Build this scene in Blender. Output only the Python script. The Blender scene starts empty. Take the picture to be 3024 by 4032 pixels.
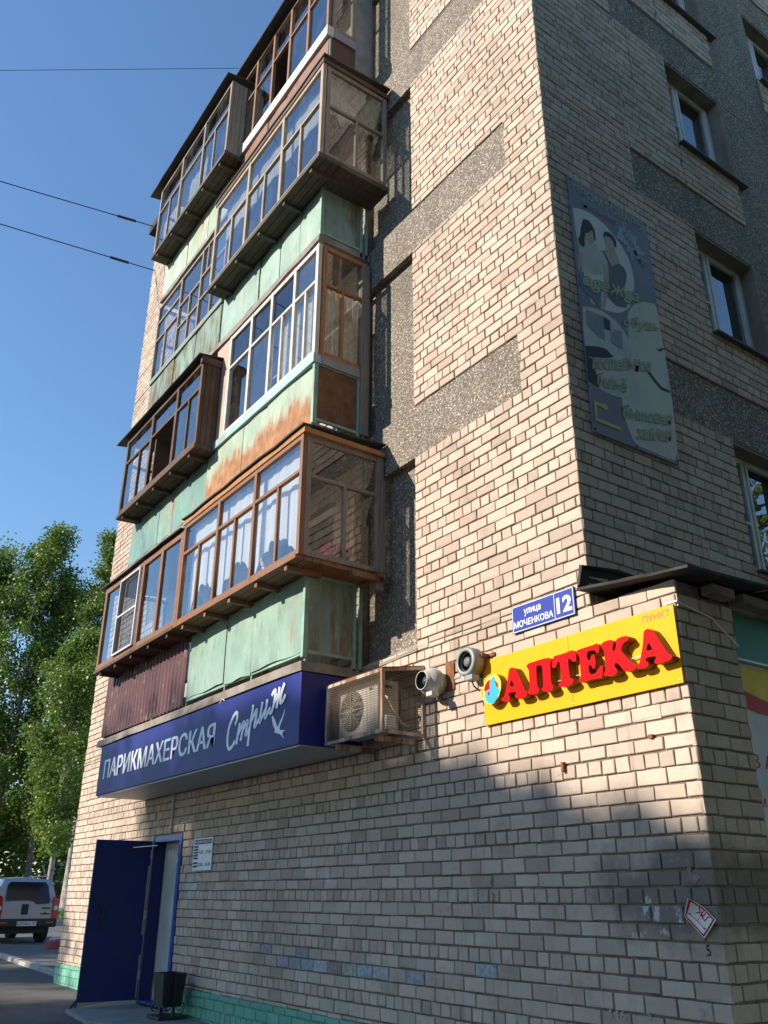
import bpy, bmesh, math, random
from mathutils import Vector, Matrix
rnd = random.Random(7)
scene = bpy.context.scene
COL = scene.collection

# ------------------------------------------------------------------ camera
cam_d = bpy.data.cameras.new('camera'); cam = bpy.data.objects.new('camera', cam_d); COL.objects.link(cam)
scene.camera = cam
CAM = Vector((4.417, -5.1, 1.6))
pit, rol, yaw = math.radians(23.9), math.radians(0.2), math.radians(35.15)
fH = Vector((-math.cos(yaw), math.sin(yaw), 0)); Rv = Vector((math.sin(yaw), math.cos(yaw), 0)); Uv = Vector((0, 0, 1))
Fv = math.cos(pit) * fH + math.sin(pit) * Uv; Vv = -math.sin(pit) * fH + math.cos(pit) * Uv
R2 = math.cos(rol) * Rv + math.sin(rol) * Vv; V2 = -math.sin(rol) * Rv + math.cos(rol) * Vv
cam.matrix_world = Matrix(((R2.x, V2.x, -Fv.x, CAM.x), (R2.y, V2.y, -Fv.y, CAM.y), (R2.z, V2.z, -Fv.z, CAM.z), (0, 0, 0, 1)))
cam_d.sensor_fit = 'VERTICAL'; cam_d.sensor_height = 24; cam_d.sensor_width = 18
cam_d.lens = 3420 / 4032 * 24
cam_d.clip_start = 0.05; cam_d.clip_end = 2000

# ------------------------------------------------------------------ light
SUN_TO = Vector((-0.37, -1.0, 0.55)).normalized()          # towards the sun
elev = math.asin(SUN_TO.z); azim = math.atan2(SUN_TO.x, SUN_TO.y)   # clockwise from +Y
w = bpy.data.worlds.new('World'); scene.world = w; w.use_nodes = True
nt = w.node_tree; bg = nt.nodes['Background']
sky = nt.nodes.new('ShaderNodeTexSky'); sky.sky_type = 'NISHITA'; sky.sun_disc = False
sky.sun_elevation = elev; sky.sun_rotation = azim
sky.air_density = 1.4; sky.dust_density = 0.0; sky.ozone_density = 6.3; sky.altitude = 100
nt.links.new(sky.outputs[0], bg.inputs[0]); bg.inputs[1].default_value = 0.146
sl = bpy.data.lights.new('sun', 'SUN'); so = bpy.data.objects.new('sun', sl); COL.objects.link(so)
sl.energy = 5.0; sl.angle = math.radians(0.53); sl.color = (1.0, 0.89, 0.75)
so.rotation_euler = SUN_TO.to_track_quat('Z', 'Y').to_euler(); so.location = (-15, -40, 30)
scene.view_settings.view_transform = 'Standard'; scene.view_settings.look = 'None'
scene.view_settings.exposure = 0.5; scene.view_settings.gamma = 1.0
scene.render.engine = 'CYCLES'
scene.cycles.max_bounces = 6; scene.cycles.transparent_max_bounces = 14

# ------------------------------------------------------------------ materials
class N:
    def __init__(s, name):
        s.m = bpy.data.materials.new(name); s.m.use_nodes = True; s.t = s.m.node_tree
        s.b = s.t.nodes['Principled BSDF']; s.out = s.t.nodes['Material Output']
        s._p = None
    def n(s, typ, **k):
        x = s.t.nodes.new('ShaderNode' + typ)
        for a, v in k.items(): setattr(x, a, v)
        return x
    def l(s, a, b): s.t.links.new(a, b)
    @property
    def pos(s):
        if s._p is None: s._p = s.n('NewGeometry').outputs['Position']
        return s._p
    def noise(s, scale, detail=4, rough=.55, stretch=(1, 1, 1), off=0, vec=None):
        mp = s.n('Mapping'); mp.inputs['Scale'].default_value = stretch; mp.inputs['Location'].default_value = (off, off * .7, off * .3)
        s.l(vec or s.pos, mp.inputs['Vector'])
        t = s.n('TexNoise'); t.inputs['Scale'].default_value = scale; t.inputs['Detail'].default_value = detail
        t.inputs['Roughness'].default_value = rough; s.l(mp.outputs[0], t.inputs['Vector'])
        return t.outputs['Fac']
    def ramp(s, fac, stops):
        r = s.n('ValToRGB'); e = r.color_ramp.elements
        while len(e) < len(stops): e.new(.5)
        for i, (p, c) in enumerate(stops):
            e[i].position = p; e[i].color = tuple(c) + (1,) if len(c) == 3 else c
        s.l(fac, r.inputs[0]); return r.outputs[0]
    def mask(s, fac, lo, hi): return s.ramp(fac, [(lo, (0, 0, 0)), (hi, (1, 1, 1))])
    def mix(s, f, a, b, mode='MIX'):
        x = s.n('Mix', data_type='RGBA', blend_type=mode)
        for inp, v in ((x.inputs[0], f), (x.inputs[6], a), (x.inputs[7], b)):
            if isinstance(v, (int, float)): inp.default_value = v
            elif isinstance(v, tuple): inp.default_value = v + (1,) if len(v) == 3 else v
            else: s.l(v, inp)
        return x.outputs[2]
    def math(s, op, a, b=0.0, clamp=False):
        x = s.n('Math', operation=op); x.use_clamp = clamp
        for i, v in ((0, a), (1, b)):
            if isinstance(v, (int, float)): x.inputs[i].default_value = v
            else: s.l(v, x.inputs[i])
        return x.outputs[0]
    def bump(s, h, strength=.3, dist=.005):
        x = s.n('Bump'); x.inputs['Strength'].default_value = strength; x.inputs['Distance'].default_value = dist
        s.l(h, x.inputs['Height']); s.l(x.outputs[0], s.b.inputs['Normal'])
    def col(s, c): s.l(c, s.b.inputs['Base Color'])
    def xyz(s):
        x = s.n('SeparateXYZ'); s.l(s.pos, x.inputs[0]); return x.outputs
    def setp(s, rough=.6, metal=0, spec=.5):
        s.b.inputs['Roughness'].default_value = rough; s.b.inputs['Metallic'].default_value = metal
        s.b.inputs['Specular IOR Level'].default_value = spec

def plain(name, c, rough=.5, metal=0, var=.12, scale=6, dirt=0.0, dirtc=(.09, .075, .06), bump=0, bscale=60, spec=.5):
    s = N(name); s.setp(rough, metal, spec)
    f = s.noise(scale, 5)
    a = tuple(v * (1 - var) for v in c); b = tuple(min(1, v * (1 + var)) for v in c)
    cc = s.mix(s.mask(f, .3, .7), a, b)
    if dirt:
        cc = s.mix(s.math('MULTIPLY', s.mask(s.noise(2.3, 7, .65, off=5), .48, .7), dirt), cc, dirtc)
    s.col(cc)
    if bump: s.bump(s.noise(bscale, 4), bump)
    return s.m

def brick_mat(name, painted=None):
    s = N(name); s.setp(.9, 0, .2)
    at = s.n('Attribute', attribute_name='bv'); oi = s.n('ObjectInfo')
    v = s.math('FRACT', s.math('ADD', at.outputs['Fac'], oi.outputs['Random']))
    v2 = s.math('FRACT', s.math('MULTIPLY', v, 7.31))
    if painted:
        c = s.ramp(v, [(0, (painted[0] * .8, painted[1] * .85, painted[2] * .82)), (1, painted)])
        c = s.mix(s.math('MULTIPLY', s.mask(s.noise(5, 6, off=3), .55, .75), .55), c, (.28, .26, .22))
    else:
        c = s.ramp(v, [(0, (.46, .36, .285)), (.12, (.53, .42, .34)), (.55, (.60, .482, .392)), (.85, (.645, .527, .432)), (1, (.59, .452, .365))])
        c = s.mix(s.math('MULTIPLY', s.mask(v2, .86, .95), .35), c, (.30, .255, .21))
        # grime: broad patches, then streaks
        g1 = s.mask(s.noise(.55, 5, .6), .48, .72)
        c = s.mix(s.math('MULTIPLY', g1, .42), c, (.27, .215, .17))
        g2 = s.mask(s.noise(1.2, 6, .65, (2.2, 2.2, .45), 11), .56, .74)
        c = s.mix(s.math('MULTIPLY', g2, .38), c, (.20, .16, .125))
        # splashed, handled bricks beside the street corner: dark greasy stains of their own shape
        p = s.xyz()
        bx = s.math('MULTIPLY', s.math('SUBTRACT', 1, s.math('ABSOLUTE', s.math('DIVIDE', s.math('SUBTRACT', p[0], .55), 1.1)), True),
                    s.math('SUBTRACT', 1, s.math('ABSOLUTE', s.math('DIVIDE', s.math('SUBTRACT', p[2], 1.62), .42)), True), True)
        st = s.math('MULTIPLY', s.mask(s.math('ADD', s.math('MULTIPLY', bx, .9), s.noise(3.2, 6, .7, off=2)), .55, .95), .72)
        c = s.mix(st, c, (.10, .093, .082))
        # remains of white paint and paste where notices were torn off
        wp = None
        for (x, z, rx, rz) in ((-7.15, 1.72, .36, .20), (-4.83, 1.87, .15, .09), (-3.8, 1.76, .22, .12), (.35, 1.5, .3, .14), (.1, 1.38, .12, .05)):
            d = s.math('ADD', s.math('POWER', s.math('DIVIDE', s.math('SUBTRACT', p[0], x), rx), 2), s.math('POWER', s.math('DIVIDE', s.math('SUBTRACT', p[2], z), rz), 2))
            k = s.math('SUBTRACT', 1, d, True)
            wp = k if wp is None else s.math('MAXIMUM', wp, k)
        wn = s.mask(s.math('MULTIPLY', s.math('ADD', s.math('MULTIPLY', wp, .16), s.noise(8, 6, .8, (1, 1, .6), 4)), s.mask(wp, 0.0, .15)), .62, .67)
        c = s.mix(s.math('MULTIPLY', wn, .85), c, (.62, .64, .66))
    if not painted:
        sm_ = s.mask(s.noise(11, 6, .75, (1, 1, 1.6), 21), .60, .70)
        c = s.mix(s.math('MULTIPLY', sm_, .5), c, (.31, .25, .19))
        rn = s.mask(s.noise(2.4, 5, .6, (3.5, 3.5, .16), 31), .60, .76)
        c = s.mix(s.math('MULTIPLY', rn, .48), c, (.17, .14, .11))
        ef = s.mask(s.noise(6.5, 6, .7, (1, 1, 1), 41), .62, .74)
        c = s.mix(s.math('MULTIPLY', ef, .42), c, (.74, .66, .56))
    fine = s.noise(55, 5, .7)
    c = s.mix(s.math('MULTIPLY', s.mask(fine, .35, .75), .22), c, (.26, .21, .165) if not painted else (.08, .2, .16))
    s.col(c)
    s.bump(s.math('ADD', s.math('MULTIPLY', s.noise(120, 3), .5), s.noise(22, 5, .7)), .55, .004)
    return s.m

def pebble_mat():
    s = N('pebble_dash'); s.setp(.85, 0, .3)
    vo = s.n('TexVoronoi'); vo.inputs['Scale'].default_value = 46; s.l(s.pos, vo.inputs['Vector'])
    sep = s.n('SeparateColor'); s.l(vo.outputs['Color'], sep.inputs[0])
    c = s.ramp(sep.outputs[0], [(0, (.10, .086, .070)), (.3, (.25, .218, .178)), (.6, (.38, .335, .275)), (.85, (.52, .46, .38)), (1, (.70, .62, .51))])
    edge = s.mask(vo.outputs['Distance'], .35, .62)
    c = s.mix(edge, c, (.20, .17, .135))
    c = s.mix(s.math('MULTIPLY', s.mask(s.noise(1.1, 6, .6, (1.6, 1.6, .5)), .46, .72), .5), c, (.10, .088, .072))
    c = s.mix(s.math('MULTIPLY', s.mask(s.noise(14, 4, .6, off=8), .5, .8), .5), c, (.30, .27, .235))
    s.col(c)
    h = s.math('SUBTRACT', 1, vo.outputs['Distance'])
    s.bump(s.math('ADD', h, s.math('MULTIPLY', sep.outputs[1], .5)), 1.0, .012)
    return s.m

def rail_mat(name, c, rust=.3, zlo=None, zhi=None, streak=1.0, rustc=(.30, .115, .035), dark=.25, off=0):
    """painted sheet steel with rust of its own shape; zlo..zhi: height where a rotted edge starts"""
    s = N(name); s.setp(.55, 0, .4)
    f = s.noise(2.2, 6, .6, (1, 1, .6), off)
    col = s.mix(s.mask(f, .35, .65), tuple(v * .78 for v in c), tuple(min(1, v * 1.12) for v in c))
    ch = s.mask(s.noise(9, 7, .7, (1, 1, .5), off + 2), .58, .7)
    col = s.mix(s.math('MULTIPLY', ch, .4), col, (.55, .56, .45))
    r = s.math('ADD', s.math('MULTIPLY', s.noise(2.6, 8, .68, (1.6, 1.6, .5 * streak), off + 4), .6), s.math('MULTIPLY', s.noise(5, 6, .7, (3.2, 3.2, .22), off + 5), .4))
    if zlo is not None:
        p = s.xyz(); mr = s.n('MapRange'); s.l(p[2], mr.inputs[0]); mr.inputs[1].default_value = zhi; mr.inputs[2].default_value = zlo
        mr.inputs[3].default_value = 0; mr.inputs[4].default_value = .42; mr.clamp = True
        r = s.math('ADD', r, mr.outputs[0])
    m = s.mask(r, .70 - rust * .40, .82 - rust * .40)
    rc = s.mix(s.mask(s.noise(7, 6, .7, off=off + 6), .35, .7), rustc, tuple(v * 1.9 for v in rustc))
    col = s.mix(m, col, rc)
    dk = s.mask(s.noise(5, 7, .7, (1.5, 1.5, .4), off + 9), .55, .75)
    col = s.mix(s.math('MULTIPLY', dk, dark), col, (.06, .05, .04))
    s.col(col); s.bump(s.noise(3, 4, off=off), .25, .03)
    s.l(s.math('ADD', s.math('MULTIPLY', m, .3), .5), s.b.inputs['Roughness'])
    return s.m

def wood_mat(name, c, grey=.4, axis='z', rough=.7):
    s = N(name); s.setp(rough, 0, .3)
    st = (18, 18, 1) if axis == 'z' else (1, 18, 18)
    f = s.noise(3, 6, .65, st)
    col = s.mix(s.mask(f, .3, .7), tuple(v * .6 for v in c), tuple(min(1, v * 1.25) for v in c))
    g = s.mask(s.noise(2.5, 6, .65, off=3), .42, .68)
    col = s.mix(s.math('MULTIPLY', g, grey), col, (.22, .205, .185))
    s.col(col); s.bump(f, .35, .003)
    return s.m

def glass_mat(name, tint=(.86, .9, .9), extra=.17, rough=.015, dirt=.08):
    s = N(name); t = s.t; t.nodes.remove(s.b)
    tr = s.n('BsdfTransparent'); tr.inputs[0].default_value = tint + (1,)
    gl = s.n('BsdfGlossy'); gl.inputs['Roughness'].default_value = rough; gl.inputs[0].default_value = (.95, .97, 1, 1)
    bu = s.n('Bump'); bu.inputs['Strength'].default_value = .06; bu.inputs['Distance'].default_value = .03
    s.l(s.noise(1.6, 2), bu.inputs['Height']); s.l(bu.outputs[0], gl.inputs['Normal'])
    fr = s.n('Fresnel'); fr.inputs[0].default_value = 1.55
    mx = s.n('MixShader'); s.l(s.math('ADD', fr.outputs[0], extra, True), mx.inputs[0]); s.l(tr.outputs[0], mx.inputs[1]); s.l(gl.outputs[0], mx.inputs[2])
    df = s.n('BsdfDiffuse'); df.inputs[0].default_value = (.5, .5, .47, 1)
    m2 = s.n('MixShader'); s.l(s.math('MULTIPLY', s.mask(s.noise(4, 7, .7, (1, 1, .5), 3), .45, .8), dirt), m2.inputs[0])
    s.l(mx.outputs[0], m2.inputs[1]); s.l(df.outputs[0], m2.inputs[2]); s.l(m2.outputs[0], s.out.inputs[0])
    return s.m

def curtain_mat(name, c=(.8, .8, .78), hole=.35, scale=26):
    s = N(name); s.t.nodes.remove(s.b)
    df = s.n('BsdfDiffuse'); df.inputs[0].default_value = c + (1,)
    tl = s.n('BsdfTranslucent'); tl.inputs[0].default_value = c + (1,)
    tr = s.n('BsdfTransparent')
    a = s.n('MixShader'); a.inputs[0].default_value = .25; s.l(df.outputs[0], a.inputs[1]); s.l(tl.outputs[0], a.inputs[2])
    vo = s.n('TexVoronoi'); vo.inputs['Scale'].default_value = scale; s.l(s.pos, vo.inputs['Vector'])
    lace = s.mask(s.noise(6, 3), .5, .56)
    h = s.math('MULTIPLY', s.math('ADD', s.mask(vo.outputs['Distance'], .25, .5), s.math('MULTIPLY', lace, -.6), True), hole)
    b = s.n('MixShader'); s.l(s.math('ADD', h, hole * .35, True), b.inputs[0]); s.l(a.outputs[0], b.inputs[1]); s.l(tr.outputs[0], b.inputs[2])
    s.l(b.outputs[0], s.out.inputs[0]); return s.m

def leaf_mat(name, a, b, c):
    s = N(name); s.t.nodes.remove(s.b)
    at = s.n('Attribute', attribute_name='bv')
    col = s.ramp(at.outputs['Fac'], [(0, a), (.5, b), (1, c)])
    df = s.n('BsdfPrincipled'); df.inputs['Roughness'].default_value = .45; df.inputs['Specular IOR Level'].default_value = .45
    s.l(col, df.inputs['Base Color'])
    tl = s.n('BsdfTranslucent'); s.l(s.mix(.5, col, (.25, .42, .05)), tl.inputs[0])
    m = s.n('MixShader'); m.inputs[0].default_value = .3; s.l(df.outputs[0], m.inputs[1]); s.l(tl.outputs[0], m.inputs[2])
    s.l(m.outputs[0], s.out.inputs[0]); return s.m

def asphalt_mat(name, c=(.105, .10, .095)):
    s = N(name); s.setp(.92, 0, .25)
    col = s.mix(s.mask(s.noise(1.1, 6, .65), .35, .68), tuple(v * .72 for v in c), tuple(v * 1.25 for v in c))
    col = s.mix(s.math('MULTIPLY', s.mask(s.noise(85, 3, .6), .55, .7), .5), col, (.21, .20, .185))
    col = s.mix(s.math('MULTIPLY', s.mask(s.noise(.4, 5, .6, off=6), .52, .7), .5), col, (.19, .17, .14))
    s.col(col); s.bump(s.noise(110, 3), .6, .006); return s.m

M = {}
M['brick'] = brick_mat('silicate_brick'); M['mortar'] = plain('mortar', (.22, .175, .135), .95, var=.3, scale=14, bump=.8, bscale=60, dirt=.5, dirtc=(.06, .05, .04))
M['green_brick'] = brick_mat('green_painted_brick', (.20, .47, .36)); M['green_mortar'] = plain('green_painted_mortar', (.14, .33, .26), .9, var=.25, scale=9, bump=.5)
M['pebble'] = pebble_mat(); M['concrete'] = plain('concrete', (.29, .255, .22), .92, var=.25, scale=5, dirt=.55, bump=.6, bscale=30)
M['render'] = plain('cement_render', (.24, .205, .165), .92, var=.22, scale=4, dirt=.4, bump=.5, bscale=35)
M['white_wood'] = wood_mat('white_painted_wood', (.66, .63, .57), .35); M['brown_wood'] = wood_mat('varnished_brown_wood', (.25, .112, .052), .3, rough=.6)
M['dark_wood'] = wood_mat('dark_brown_wood', (.105, .055, .03), .25); M['grey_wood'] = wood_mat('weathered_wood', (.30, .245, .19), .75)
M['pale_wood'] = wood_mat('pale_worn_wood', (.42, .33, .24), .55); M['moss_wood'] = wood_mat('mossy_dark_planks', (.085, .07, .045), .25, 'x')
M['orange_wood'] = wood_mat('orange_pine', (.42, .20, .075), .1)
M['glass'] = glass_mat('window_glass'); M['dark_glass'] = glass_mat('violet_tinted_glass', (.17, .13, .22), .05)
M['grimy_glass'] = glass_mat('grimy_glass', (.72, .72, .66), .03, dirt=.3)
M['lace'] = curtain_mat('white_lace', (.92, .92, .93), .06); M['net'] = curtain_mat('patterned_net', (.84, .82, .78), .22, 34)
M['tulle'] = curtain_mat('yellowed_tulle', (.72, .71, .66), .3, 40); M['bluecloth'] = plain('blue_cloth', (.10, .20, .48), .9)
M['teal_a'] = rail_mat('teal_sheet', (.26, .39, .315), .36, off=0, dark=.5); M['teal_b'] = rail_mat('teal_sheet_rotted', (.36, .46, .34), .28, 6.55, 7.28, off=3, rustc=(.26, .125, .058))
M['teal_c'] = rail_mat('teal_sheet_clean', (.29, .42, .345), .30, off=7, dark=.5); M['teal_d'] = rail_mat('teal_sheet_grimy', (.20, .31, .24), .62, off=11, rustc=(.085, .06, .035), dark=.75)
M['teal_e'] = rail_mat('teal_sheet_flaking', (.37, .49, .39), .48, off=15, rustc=(.36, .20, .09), dark=.2); M['teal_f'] = rail_mat('dull_teal_sheet', (.17, .32, .275), .42, off=19, dark=.35)
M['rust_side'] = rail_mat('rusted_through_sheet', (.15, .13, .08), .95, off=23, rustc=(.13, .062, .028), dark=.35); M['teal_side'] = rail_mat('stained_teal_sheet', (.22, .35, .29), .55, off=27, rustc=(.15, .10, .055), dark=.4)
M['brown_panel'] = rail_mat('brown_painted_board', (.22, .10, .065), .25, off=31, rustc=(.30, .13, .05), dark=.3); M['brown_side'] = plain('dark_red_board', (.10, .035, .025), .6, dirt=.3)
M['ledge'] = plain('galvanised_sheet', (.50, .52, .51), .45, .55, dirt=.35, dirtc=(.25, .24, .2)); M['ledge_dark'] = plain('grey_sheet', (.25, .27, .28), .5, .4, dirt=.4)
M['teal_ledge'] = plain('teal_sill_sheet', (.33, .49, .46), .5, .1, dirt=.35)
M['teal_post'] = plain('teal_painted_post', (.26, .44, .36), .6, dirt=.5); M['roof_felt'] = plain('roofing_felt', (.045, .043, .042), .95, var=.3, bump=.6, bscale=25)
M['corrug'] = rail_mat('maroon_corrugated_steel', (.125, .045, .05), .15, off=35, rustc=(.20, .12, .11), dark=.4)
M['plywood'] = plain('weathered_plywood', (.50, .36, .28), .8, var=.2, scale=3, dirt=.35, dirtc=(.3, .2, .15))
M['sign_blue'] = plain('blue_sign_film', (.018, .026, .20), .45, var=.12, spec=.25, scale=2); M['sign_white'] = plain('white_film', (.90, .92, .94), .4, var=.03)
M['soffit'] = plain('white_plastic_soffit', (.52, .52, .50), .5, var=.06)
M['yellow'] = plain('yellow_sheet', (.90, .40, .006), .5, var=.03, spec=.15, dirt=.08, dirtc=(.5, .25, .05)); M['red'] = plain('red_acrylic', (.58, .004, .008), .5, var=.04, spec=.06); M['letter_side'] = plain('brown_letter_edge', (.22, .085, .02), .6, var=.1)
M['yellow2'] = plain('light_yellow_film', (.93, .72, .06), .4, var=.02); M['cyan'] = plain('light_blue_film', (.012, .40, .80), .4, var=.02); M['orange_text'] = plain('orange_print', (.62, .13, .01), .5)
M['pink_text'] = plain('faded_red_print', (.48, .11, .05), .5); M['navy'] = plain('navy_print', (.02, .025, .13), .5)
M['plate_blue'] = plain('enamel_blue', (.022, .045, .33), .3, var=.1, scale=12); M['white'] = plain('white_enamel', (.82, .83, .84), .35, var=.03)
M['ac_white'] = plain('yellowed_plastic', (.60, .55, .45), .5, var=.08, dirt=.35, dirtc=(.3, .25, .18)); M['cage_white'] = rail_mat('chipped_white_steel', (.56, .48, .38), .66, off=41, rustc=(.17, .075, .035), dark=.2)
M['wire_mesh'] = plain('rusty_wire', (.20, .15, .10), .8, .1, var=.4); M['black'] = plain('black_plastic', (.018, .018, .02), .5); M['dark'] = plain('dark_interior', (.02, .02, .022), .9)
M['fan_grey'] = plain('grey_fan_steel', (.25, .28, .275), .5, .2, dirt=.25); M['fan_white'] = plain('white_fan_plastic', (.46, .45, .41), .5, dirt=.4); M['rust'] = plain('rust', (.23, .085, .03), .9, var=.4, scale=20)
M['door_blue'] = plain('dark_blue_door_paint', (.010, .022, .125), .42, var=.15, spec=.4, dirt=.25, dirtc=(.03, .03, .04)); M['frame_blue'] = plain('bright_blue_paint', (.022, .075, .34), .35, var=.1); M['pvc'] = plain('white_pvc_panel', (.60, .60, .57), .4, var=.04)
M['steel'] = plain('steel', (.5, .5, .5), .35, .9); M['bin'] = plain('black_painted_steel', (.016, .016, .016), .5, dirt=.3)
M['white_pvc'] = plain('white_window_pvc', (.66, .67, .66), .4, var=.06, dirt=.25); M['sill'] = plain('dark_sill', (.09, .085, .08), .6, dirt=.4)
M['asphalt'] = asphalt_mat('asphalt'); M['asphalt2'] = asphalt_mat('worn_asphalt', (.14, .132, .122)); M['kerb'] = plain('kerb_stone', (.36, .335, .30), .9, var=.2, dirt=.4, bump=.5, bscale=40)
M['pad'] = plain('concrete_step', (.27, .255, .235), .9, var=.2, scale=3, dirt=.4, bump=.4); M['soil'] = plain('dark_soil', (.05, .04, .03), .95)
M['grass'] = leaf_mat('grass_blades', (.05, .11, .015), (.09, .17, .025), (.16, .22, .05)); M['leaf'] = leaf_mat('poplar_leaves', (.055, .115, .016), (.12, .195, .03), (.22, .29, .075)); M['leaf2'] = leaf_mat('birch_leaves', (.075, .145, .02), (.15, .235, .035), (.25, .33, .085))
M['bark'] = plain('grey_bark', (.16, .145, .12), .95, var=.4, scale=9, bump=.8, bscale=14); M['bark2'] = plain('pale_bark', (.30, .28, .25), .95, var=.45, scale=7, bump=.6, bscale=12)
M['car'] = plain('silver_car_paint', (.42, .45, .50), .28, .55, var=.03); M['car_glass'] = plain('dark_car_glass', (.012, .014, .016), .06, spec=.8); M['tail'] = plain('red_tail_light', (.45, .01, .012), .2); M['tyre'] = plain('tyre_rubber', (.02, .02, .02), .85); M['bumper'] = plain('black_bumper', (.022, .022, .024), .6); M['amber'] = plain('amber_lens', (.5, .09, .01), .3)
M['pale_plate'] = plain('number_plate', (.7, .7, .68), .4); M['hemi'] = None
M['po_bg'] = plain('faded_blue_print', (.21, .215, .27), .6, var=.1, scale=1.5); M['po_white'] = plain('faded_white_print', (.62, .63, .59), .6, var=.06); M['po_white2'] = plain('grey_white_print', (.52, .53, .53), .6, var=.12, scale=3); M['po_cream'] = plain('cream_print', (.55, .55, .49), .6, var=.1, scale=2)
for k_, c_ in dict(dark=(.02, .02, .025), skin=(.47, .36, .28), shirt=(.50, .49, .46), vest=(.13, .13, .125), jeans=(.16, .19, .24), burst=(.27, .36, .42), grey=(.27, .27, .30), black=(.03, .03, .033), yellow=(.48, .50, .15), orange=(.38, .17, .07), olive=(.47, .48, .22), shade=(.20, .22, .26)).items():
    M['po_' + k_] = plain('poster_' + k_, c_, .6, var=.12, scale=5)
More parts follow.
